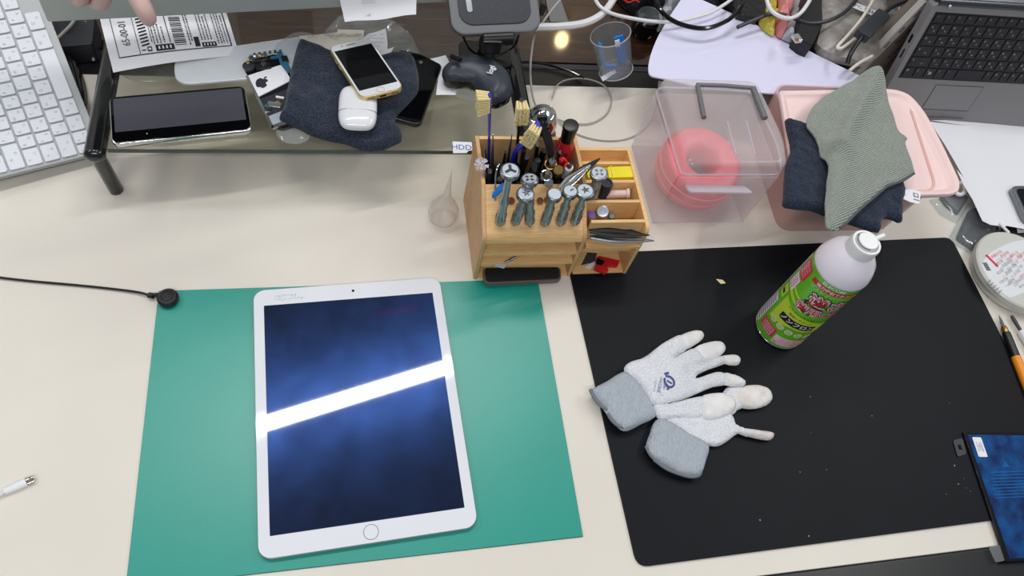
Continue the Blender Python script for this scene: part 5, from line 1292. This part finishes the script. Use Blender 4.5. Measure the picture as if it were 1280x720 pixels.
# white glossy sheet
z = .086
sh = [(854, -4), (868, -3), (965, 40), (1075, 93), (1085, 118), (975, 118), (880, 112), (835, 100), (812, 95), (810, 86), (812, 72), (820, 50), (836, 22)]
q = rnd(pts2(sh, z), [0, .0, .0, .0, 0, 0, 0, .006, .012, .006, .02, .03, .03], 4)
lo_ = P(810, 95, z).xy
m = M(); m.add(bm_sheet(q, lambda x, y, d: z+.010*math.exp(-((x-lo_.x)/.05)**2)*0+.002*math.sin((x-.4)*14), lambda x, y, d: z-.0022+.002*math.sin((x-.4)*14), .01), 'white_sheet')
obj('glossy_sheet', m, label='large glossy white sheet with a curved left edge behind the boxes', cat='sheet')
q = pts2([(880, 40), (1010, 60), (1058, 92), (900, 88)], .08)
m = M(); m.prism([(.565, .85), (.855, .85), (.855, 1.1), (.62, 1.1), (.565, 1.0)], 0, .079, 'black_plastic', bev=.003); obj('storage_crate', m, label='black crate carrying the glossy white sheet, mostly hidden', cat='crate')

# clear cup with blue pieces
b0 = P(770, 88, .030); tp = P(763, 43, .088); FRM = frame(b0, tp-b0); L_ = (tp-b0).length
t = thing('plastic_cup', 'clear plastic cup holding blue pieces, leaning on the dark table behind the desk', 'cup', b0)
m = M(); m.lathe([(0, 0), (.0245, 0), (.0250, .002), (.0285, L_), (.0292, L_+.001), (.0280, L_+.001), (.0240, .003), (0, .0025)], 'clear_cup', FRM, 48); obj('wall', m, t)
m = M(); m.add(bm_tube([(.0252*math.cos(a*PI/20), .0252*math.sin(a*PI/20), .001) for a in range(41)], .0010, 6, 1), 'frosted_rib', FRM); m.add(bm_tube([(.0290*math.cos(a*PI/20), .0290*math.sin(a*PI/20), L_) for a in range(41)], .0008, 6, 1), 'frosted_rib', FRM); obj('rim', m, t)
m = M(); m.prism([P(x, y, .034).xy for x, y in [(751, 96), (768, 86), (771, 90), (754, 101)]], .0325, .0335, 'paper'); obj('label', m, t, label='small pale label on the base')
m = M(); a = P(770, 70, .045); zx = (P(773, 45, .085)-P(778, 78, .045)); m.add(bm_box(.014, .004, zx.length, bev=.0006), 'blue_bright', frame((P(773, 45, .085)+P(778, 78, .045))/2, zx, (1, 0, 0))); m.add(bm_box(.007, .0015, .011), 'paper', frame(P(770.5, 54, .078)+Vector((0, -.004, .003)), zx, (1, 0, 0))); obj('blue_strip', m, label='blue plastic strip with a small white sticker inside the clear cup', cat='strip')
m = M(); zx = (P(750, 55, .07)-P(754, 80, .04)); m.add(bm_box(.004, .014, zx.length, bev=.0006), 'blue_bright', frame((P(750, 55, .07)+P(754, 80, .04))/2, zx, (1, 0, 0))); m.add(bm_box(.020, .004, .006), 'blue_bright', frame(P(762, 83, .04))); obj('blue_strip', m, label='dark blue plastic piece at the left inside the clear cup', cat='strip')

# cables
cable('cable', [(655, 38, .10), (672, 34, .10), (700, 33, .10), (730, 29, .10), (752, 18, .10), (766, 0, .10), (775, -20, .10)], .0052, 'cable_white', 'thick white cable curving behind the phone stand')
cable('cable', [(742, -4, .11), (750, 8, .108), (765, 17, .106), (790, 23, .104), (820, 27, .102), (850, 26, .100), (885, 17, .100), (905, 6, .102), (920, -5, .104)], .0026, 'cable_white', 'thin white cable arching over the top left of the white sheet')
cable('cable', [(818, -6, .118), (824, 10, .116), (838, 24, .112), (860, 33, .110), (885, 35, .110), (910, 25, .112), (925, 10, .114), (932, -6, .116)], .0034, 'black_shiny', 'black cable looping down over the white sheet')
cable('cable', [(707, -8, .10), (690, 12, .09), (676, 32, .08), (668, 45, .05), (664, 70, .03), (663, 95, .026), (667, 125, .015), (676, 140, .008)], .0016, 'cable_grey', 'thin white cord dropping past the shelf rail to the steel lid')
cable('cable', [(690, 122, .005), (697, 106, .005), (712, 99, .005), (735, 99, .005), (755, 107, .005), (764, 122, .003), (761, 138, .003), (750, 149, .003), (733, 155, .003), (710, 153, .003), (697, 149, .003)], .0012, 'cable_grey', 'thin white cord forming a loop on the cream desk behind the organizer')
t = thing('cable', 'thin grey cord with a plug end running from the loop to the white sheet', 'cable', P(780, 175))
m = M(); m.tube([P(*q) for q in [(697, 150, .004), (712, 163, .002), (738, 173, .002), (765, 176, .002), (788, 172, .002), (806, 160, .003), (818, 142, .006), (823, 122, .012)]], .0011, 'cable_grey', seg=8, n=6); obj('cord', m, t)
m = M(); m.tube([P(823, 124, .012), P(824, 112, .016), P(825, 102, .020)], [.0016, .0024, .0026], 'cable_grey', n=2); obj('plug', m, t)
cable('cable', [(645, 78, .006), (668, 78, .006), (690, 82, .005), (712, 89, .005), (730, 98, .005)], .0022, 'black_shiny', 'thin black cable along the back edge of the desk')
cable('cable', [(957, -6, .125), (962, 10, .12), (972, 19, .12), (987, 23, .12), (1000, 17, .12), (1010, 4, .125), (1016, -8, .125)], .0030, 'cable_white', 'white cable hanging in a hook shape above the coloured bags')
cable('cable', [(922, 34, .105), (945, 24, .108), (965, 17, .110), (985, 20, .110), (1010, 29, .110), (1035, 26, .112), (1055, 16, .112), (1070, 0, .115), (1076, -8, .115)], .0030, 'charcoal', 'dark cable snaking across the coloured bags at the back')
cable('strap', [(1095, -6, .13), (1078, 22, .12), (1060, 44, .112), (1047, 58, .108), (1052, 60, .108), (1064, 52, .108), (1076, 43, .108)], .0024, 'paper_warm', 'folded pale strap by the dark adapter', 'strap')
cable('strap', [(1062, 88, .10), (1075, 78, .10), (1090, 70, .10)], .0024, 'paper_warm', 'short pale strap end behind the grey cloth', 'strap')
t = thing('adapter_cable', 'black cable with a chunky dark block, in front of the printed silver bag', 'cable', P(1090, 32, .10))
AZ = .128
zx = (P(1102, 20, AZ)-P(1078, 44, AZ)); m = M(); m.add(bm_box(.022, .014, zx.length+.010, bev=.003), 'charcoal', frame(P(1090, 32, AZ), zx, (1, 0, 0))); obj('block', m, t)
m = M(); m.tube([P(*q) for q in [(1077, 46, AZ), (1070, 56, AZ-.005), (1063, 68, AZ-.01), (1059, 80, AZ-.02)]], .0034, 'black_plastic'); obj('wire', m, t); m = M(); m.tube([P(*q) for q in [(1103, 19, AZ), (1115, 9, AZ), (1132, 2, AZ), (1160, -3, AZ)]], .0034, 'black_plastic'); obj('wire', m, t)
m = M(); q = P(672, 30, .10); m.add(bm_box(.006, .007, .020, bev=.001), 'black_plastic', frame(q)); m.add(bm_box(.008, .006, .016, bev=.001), 'black_plastic', frame(P(678, 12, .105), (.3, .2, 1))); m.tube([P(677, -6, .105), P(676, 8, .10), P(673, 26, .10), P(672, 38, .095)], .0018, 'black_plastic'); obj('cable_clip', m, label='black clip holding the white cables beside the phone stand', cat='clip')
m = M(); m.prism(rnd([P(*c, 0).xy for c in [(682, -6), (700, -6), (711, 26), (688, 26)]], .003), -.0045, -.002, 'handle_grey', bev=.0003); obj('plastic_card', m, label='flat grey wedge-shaped card behind the thick white cable', cat='card')
# black pouch with red letters, round lens-like cap
bag([(768, -10), (780, -14), (820, -14), (832, 4), (828, 20), (815, 28), (800, 26), (785, 14), (772, 2)], .0, .05, 'black lumpy pouch with red lettering behind the clear cup', 41, 'black_bag', 'pouch', name='pouch')
m = M(); fr_ = frame(P(788, -1, .078), (0, -.3, 1), (1, -.3, 0)); m.text('FRAGILE', .010, 'red', fr_, bold=.02) if False else m.add(bm_tube([P(779, -1, .060), P(786, 3, .060), P(794, 0, .060), P(799, 3, .060)], .0012, 6, 4), 'red'); obj('red_thread', m, label='red thread on the black pouch', cat='thread')
m = M(); m.lathe([(0, 0), (.020, 0), (.022, .010), (.022, .03), (.018, .034), (.014, .030), (0, .030)], 'black_shiny', frame(P(803, 38, .0), (0, -.15, 1))); m.lathe([(.0180, .0345), (.0186, .0352), (.0192, .0345)], 'steel_dark', frame(P(803, 38, .0), (0, -.15, 1))); obj('lens_cap', m, label='round glossy black lens-like object right of the clear cup', cat='lens')
bag([(822, -10), (850, -12), (868, -8), (856, 2), (842, 18), (830, 32), (822, 40), (818, 26), (828, 8)], .02, .03, 'pale crumpled bag just left of the white sheet', 42, 'bag_grey')
# bags at the back
bag([(948, 30), (956, 8), (962, -12), (972, -12), (970, 10), (968, 34), (966, 46)], .088, .018, 'yellow-green plastic packet in the group behind the white sheet', 51, 'bag_yellow')
bag([(968, 40), (972, 10), (974, -12), (992, -12), (990, 6), (984, 28), (978, 48)], .088, .020, 'pink and white plastic packet in the group behind the white sheet', 52, 'bag_pink')
bag([(976, 46), (986, 26), (992, 0), (996, -12), (1008, -12), (1000, 14), (994, 34), (991, 52), (984, 52)], .088, .016, 'grey plastic packet right of the pink one behind the white sheet', 53, 'bag_grey')
m = M(); m.prism([P(*c, .10).xy for c in [(1003, -14), (1026, -14), (1022, 40), (1012, 62), (1002, 58), (992, 50)]], .082, .110, 'black_plastic', bev=.003); obj('black_box', m, label='black box between the coloured packets and the printed bag', cat='box')
m = M(); m.box(P(996, 48, .120), (.011, .014, .006), 'silver', bev=.001, rz=.2); m.box(P(996, 50, .1235), (.006, .006, .002), 'brass', bev=.0005, rz=.2); obj('metal_plug', m, label='small shiny metal plug at the back edge of the white sheet', cat='plug')
bq = [P(*c, .088).xy for c in [(895, -16), (958, -16), (954, 20), (944, 30), (920, 24)]]
m = M(); m.prism(bq, .0825, .098, 'black_bag', bev=.003); obj('black_pouch', m, label='flat black pouch at the back between the black cable loop and the yellow packet', cat='pouch')
t = thing('printed_bag', 'silvery plastic bag printed with Chinese text behind the white sheet', 'bag', P(1060, 30, .084))
q = pts2([(1030, -14), (1096, -14), (1112, 20), (1110, 48), (1100, 66), (1088, 76), (1060, 74), (1034, 66), (1022, 52), (1028, 30)], .094); f1 = wav(.006, 30, 61)
m = M(); m.add(bm_sheet(smooth_poly(q, 2), lambda x, y, d: .094+f1(x, y)+.008*min(1, d/.012), lambda x, y, d: .082, .006), 'bag_silver'); obj('bag', m, t)
m = M(); qf, a1, a2 = qframe([(1067, 3), (1096, 14), (1094, 20), (1064, 9)], .112); m.box((0, 0, 0), (a1, a2*1.1, .0006), 'paper', mx=qf); m.text('FPC 排线', a2*.8, 'ink', qf@T(0, 0, .0005)); obj('sticker', m, t)
m = M()
for k, (x, y, s_) in enumerate(((1038, 12, '配件'), (1042, 30, '专用'), (1056, 8, '屏幕'), (1058, 34, '手机'))): m.text(s_, .011, 'ink_pencil', frame(P(x, y, .112), (0, 0, 1), (P(x+6, y+18, .112)-P(x, y, .112))))
obj('printing', m, t)
bag([(1090, 40), (1098, 22), (1112, 12), (1126, 18), (1128, 32), (1118, 44), (1104, 54), (1094, 52)], .086, .020, 'shiny crinkled clear bag beside the dark adapter block', 62, 'clear_bag')

# white papers beside the tray
def sheet(name, pix, z, lab, lift, seed, th=.0004, group=None):
    q = pts2(pix, z); f_ = wav(lift, 12, seed); m = M(); m.add(bm_sheet(q, lambda x, y, d: z+f_(x, y), lambda x, y, d: z+f_(x, y)-th, .010), 'paper')
    return obj(name, m, label=lab, cat='paper')
sheet('paper_sheet', [(1163, 150), (1290, 150), (1300, 215), (1236, 211), (1222, 180), (1212, 158)], .013, 'lowest cream-white sheet just below the laptop', .0015, 71)
sheet('paper_sheet', [(1162, 152), (1216, 158), (1236, 200), (1300, 202), (1300, 290), (1256, 282), (1230, 262), (1206, 225), (1180, 180)], .018, 'large white sheet right of the pink tray', .0015, 72)
sheet('paper_sheet', [(1196, 212), (1214, 232), (1238, 262), (1258, 283), (1238, 281), (1228, 276), (1216, 250), (1205, 232)], .0225, 'white sheet folded at its lower corner beside the tray', .001, 73)
# black and white printed box corner
t = thing('printed_box', 'small black and white box peeking out below the white papers', 'box', P(1270, 283))
m = M(); m.prism(pts2([(1250, 291), (1262, 278), (1300, 276), (1300, 296), (1262, 296)], .010), .0005, .010, 'black_plastic', bev=.0006); obj('box', m, t)
m = M(); m.prism(pts2([(1270, 279), (1300, 278), (1300, 290), (1272, 291)], .0102), .0098, .0104, 'paper'); m.box(P(1276, 285, .0107), (.005, .005, .0004), 'ink'); obj('print_panel', m, t)
t = thing('phone', 'grey-cased phone just entering the frame on the white papers at right', 'phone', P(1280, 250, .022))
m = M(); m.prism(rnd([P(*c, .028).xy for c in [(1264, 232), (1345, 232), (1365, 284), (1283, 276)]], .010), .0195, .0285, 'steel_dark', bev=.002); obj('case', m, t)
m = M(); m.prism(rnd([P(*c, .029).xy for c in [(1270, 236), (1342, 235), (1360, 280), (1287, 273)]], .007), .0284, .0292, 'phone_black'); obj('screen', m, t)
# small bags with parts
t = thing('parts_bag', 'clear zip bag holding a flat black part, below the folded white sheet', 'bag', P(1224, 290))
m = M(); m.add(bm_sheet(rnd(pts2([(1214, 250), (1252, 282), (1232, 322), (1190, 296)], .01), .004), lambda x, y, d: .004+.006*min(1, d/.01), lambda x, y, d: .0005, .006), 'clear_bag'); obj('bag', m, t)
m = M(); m.prism(rnd(pts2([(1212, 262), (1222, 258), (1251, 284), (1228, 319), (1197, 297)], .006), .005), .0015, .0042, 'pad_navy', bev=.001)
for x, y in ((1222, 278), (1228, 281), (1236, 287), (1219, 301), (1224, 305)): m.box(P(x, y, .0045), (.004, .002, .0006), 'silver', rz=.6)
obj('black_part', m, label='flat black device part with small metal pads inside the zip bag', cat='device part')
t = thing('parts_bag', 'clear zip bag with a grey card part, under the lower right corner of the tray', 'bag', P(1187, 255))
m = M(); m.add(bm_sheet(rnd(pts2([(1166, 246), (1214, 240), (1216, 252), (1200, 275), (1180, 264)], .01), .003), lambda x, y, d: .004+.006*min(1, d/.01), lambda x, y, d: .0005, .006), 'clear_bag'); obj('bag', m, t)
m = M(); m.prism(rnd(pts2([(1176, 245), (1205, 240), (1212, 246), (1199, 267), (1184, 256)], .006), .003), .0012, .0040, 'charcoal', bev=.001); m.prism(pts2([(1181, 246), (1203, 243), (1208, 248), (1198, 262), (1187, 254)], .006), .0039, .0044, 'steel_dark'); obj('grey_part', m, label='grey flat part with a lighter face inside the bag by the tray', cat='device part')
m = M(); m.add(bm_tube([P(1200+6.5*math.cos(a*PI/10), 236+7.5*math.sin(a*PI/10), .012) for a in range(21)], .0032, 10, 1), 'white_matte'); obj('white_ring', m, label='white plastic ring peeking out at the corner of the pink tray', cat='ring')
m = M(); m.tube([P(1249, 279, .024), P(1261, 291, .020)], .0022, 'white_matte', n=1); obj('white_stick', m, label='short white stick at the lower edge of the white papers', cat='stick')

# round tub with label
TH = .024; TC = P(1276, 337, TH); TC.z = 0; TR = .066
t = thing('round_tub', 'round translucent white tub with a printed care label on its lid, at the right edge', 'tub', TC)
TM_ = Matrix.Translation(TC)
m = M(); m.lathe([(0, .0005), (TR*.88, .0005), (TR*.94, .004), (TR*.97, .02), (TR*.95, TH-.006), (0, TH-.006)], 'tub_white', TM_, 56); obj('body', m, t)
m = M(); m.lathe([(TR*.96, TH-.010), (TR, TH-.009), (TR, TH-.002), (TR*.97, TH), (0, TH)], 'tub_white', TM_, 56); obj('lid', m, t)
q = smooth_poly([P(*c, TH).xy for c in [(1227, 331), (1236, 318), (1250, 309), (1268, 302), (1290, 299), (1310, 300), (1312, 340), (1290, 360), (1262, 373), (1250, 374), (1236, 365), (1228, 350)]], 3)
q = [p if (p-TC.xy).length < TR*.94 else TC.xy+(p-TC.xy).normalized()*TR*.94 for p in q]
m = M(); m.prism(q, TH-.0002, TH+.0004, 'label_white')
dx_ = (P(1262, 331, TH)-P(1243, 337, TH)).normalized(); lf = lambda px, py: frame(P(px, py, TH+.0005), (0, 0, 1), (P(px+10, py-6, TH)-P(px, py, TH)))
rb = random.Random(12)
m.box(P(1240, 326, TH+.0005), (.004, .022, .0003), 'red', rz=.45)
for k in range(7): m.box(P(1231+k*.8, 329+k*1.4, TH+.0005), (.007, .0010 if k % 2 else .0016, .0003), 'ink', rz=-.0)
for k in range(13):
    px, py = 1246+k*2.6+rb.uniform(-1, 1), 318+(k % 4)*11; n_ = rb.randint(3, 5)
    m.text('除菌成分表示用途使用上注意保存方法'[k:k+n_], .0050, 'label_red' if k % 4 == 0 else 'ink_pencil', lf(px, py))
    m.text('アルコール配合大容量詰替'[k % 6:k % 6+n_], .0042, 'ink_pencil' if k % 2 else 'label_red', lf(px+6, py+5))
for k in range(5): m.box(P(1236+k*3.4, 352+k*3.2, TH+.0005), (.012, .0008, .0003), 'ink_pencil', rz=.5)
obj('label', m, t, label='printed label with red strip and small Japanese text', smooth=False)

# craft knives
def knife(tip, end, lab, grip, body):
    a = P(*tip, .007); b = P(*end, .008); ax = b-a; L_ = ax.length; FR = frame(a, ax)
    t = thing('craft_knife', lab, 'knife', (a+b)/2-Vector((0, 0, .007)))
    m = M(); side_ = ax.normalized().cross(Vector((0, 0, 1))); un = ax.normalized()
    m.add(bm_prism([(0, 0), (.0024, .012), (.003, .016), (-.003, .016), (-.0022, .006)], -.0003, .0003), 'steel', frame(a, side_.cross(un), side_)); obj('blade', m, t)
    return t, a, un, FR
a = P(1248, 393, .006); b = P(1300, 520, .008); un = (b-a).normalized()
t = thing('craft_knife', 'craft knife with black and orange handle lying beside the black mat', 'knife', (a+b)/2-Vector((0, 0, .006)))
sd = un.cross(Vector((0, 0, 1)))
m = M(); m.add(bm_prism([(0, 0), (.0030, .013), (.0026, .022), (-.0024, .022), (-.0026, .010)], -.0003, .0003), 'steel', frame(a, sd.cross(un)*1, sd) if abs(sd.cross(un).z) > .5 else frame(a)); obj('blade', m, t)
FR = frame(a, un)
m = M(); m.lathe([(0, .018), (.0028, .018), (.0042, .022), (.0042, .030), (0, .030)], 'brass', FR, 20); obj('collar', m, t)
m = M(); m.lathe([(0, .029), (.0052, .029), (.0056, .034), (.0056, .066), (0, .066)], 'black_plastic', FR, 20); obj('grip', m, t)
m = M(); m.lathe([(0, .0655), (.0058, .0655), (.0062, .070), (.0064, .14), (0, .14)], 'orange', FR, 20); obj('handle', m, t)
a = P(1264, 394, .006); b = P(1310, 470, .008); un = (b-a).normalized(); FR = frame(a, un)
t = thing('scribing_tool', 'white-handled tool with a dark pointed tip, right of the orange knife', 'tool', (a+b)/2-Vector((0, 0, .006)))
m = M(); m.lathe([(0, 0), (.0022, .002), (.0026, .008), (.0022, .026), (0, .026)], 'charcoal', FR, 16); obj('tip', m, t)
m = M(); m.lathe([(0, .025), (.0046, .025), (.0054, .030), (.0054, .09), (0, .09)], 'grip_white', FR, 20); obj('handle', m, t)

# LCD panel lower right
LZ2 = .006
t = thing('display_panel', 'bare display panel with blue protective film over the right end of the black mat', 'display panel', P(1270, 600, .003))
q = [P(*c, LZ2).xy for c in [(1204, 540), (1420, 543), (1470, 690), (1258, 702)]]
m = M(); m.prism(q, .0034, .0060, 'phone_frame', bev=.0004); obj('frame', m, t)
q = [P(*c, LZ2).xy for c in [(1209, 543.5), (1416, 546), (1466, 687), (1262, 698.5)]]
m = M(); m.prism(q, .0059, .0064, 'lcd_blue')
rb = random.Random(8)
for k in range(9): m.prism([P(*c, LZ2).xy for c in [(1238+k*.6+rb.uniform(-4, 6), 590+k*4.0), (1285, 588+k*4.0), (1285, 589.4+k*4.0), (1238+k*.6, 591.2+k*4.0)]], .0063, .0065, 'lcd_line')
m.prism([P(*c, LZ2).xy for c in [(1252, 584), (1256, 576), (1262, 584)]], .0063, .0065, 'lcd_line'); m.text('LS XE', .012, 'lcd_line', frame(P(1270, 642, .0066), (0, 0, 1), (1, -.1, 0)), bold=.03) if False else None
obj('film', m, t)
qf, a1, a2 = qframe([(1217, 547), (1227, 546.5), (1233, 570), (1222, 572)], LZ2+.0006)
m = M(); m.prism(rrect(a1, a2, .0015, 3), -.0002, .0003, 'paper', mx=qf)
for k in range(3): m.text(['YOLO-12', 'A1584', 'GRADE A'][k], .0030, 'ink_pencil', qf@T(-.0028+.0028*k, 0, .0005, PI/2))
obj('sticker', m, t, label='small white handwritten sticker')
for pl in ([(1192, 550), (1204, 547), (1209, 567), (1198, 571)], [(1237, 684), (1251, 681), (1259, 700), (1246, 703)]):
    m = M(); m.prism(rnd([P(*c, .0055).xy for c in pl], .003), .0036, .0046, 'charcoal' if pl[0][0] < 1200 else 'clear_bag', bev=.0003)
    if pl[0][0] < 1200: m.box(P(1200, 559, .0049), (.004, .006, .0005), 'black_shiny')
    obj('pull_tab', m, t)

# wall lamp whose bulb is mirrored in the dark table top
def mirror_at(px, py, z0, y):
    p = P(px, py, z0); d = p-CAM; d.z *= -1; return p+d*((y-p.y)/d.y)
bp_ = mirror_at(702, 50, -.005, 1.70)
t = thing('wall_lamp', 'small wall lamp with a warm bulb, mirrored in the dark table', 'lamp', (bp_.x, 1.779, bp_.z))
m = M(); m.ball(bp_, (.020, .020, .026), 'bulb_glow'); obj('bulb', m, t)
m = M(); m.lathe([(0, 0), (.035, 0), (.035, .012), (.014, .02), (.012, .060), (0, .060)], 'white_matte', frame((bp_.x, 1.7795, bp_.z), (0, -1, 0))); obj('socket', m, t)
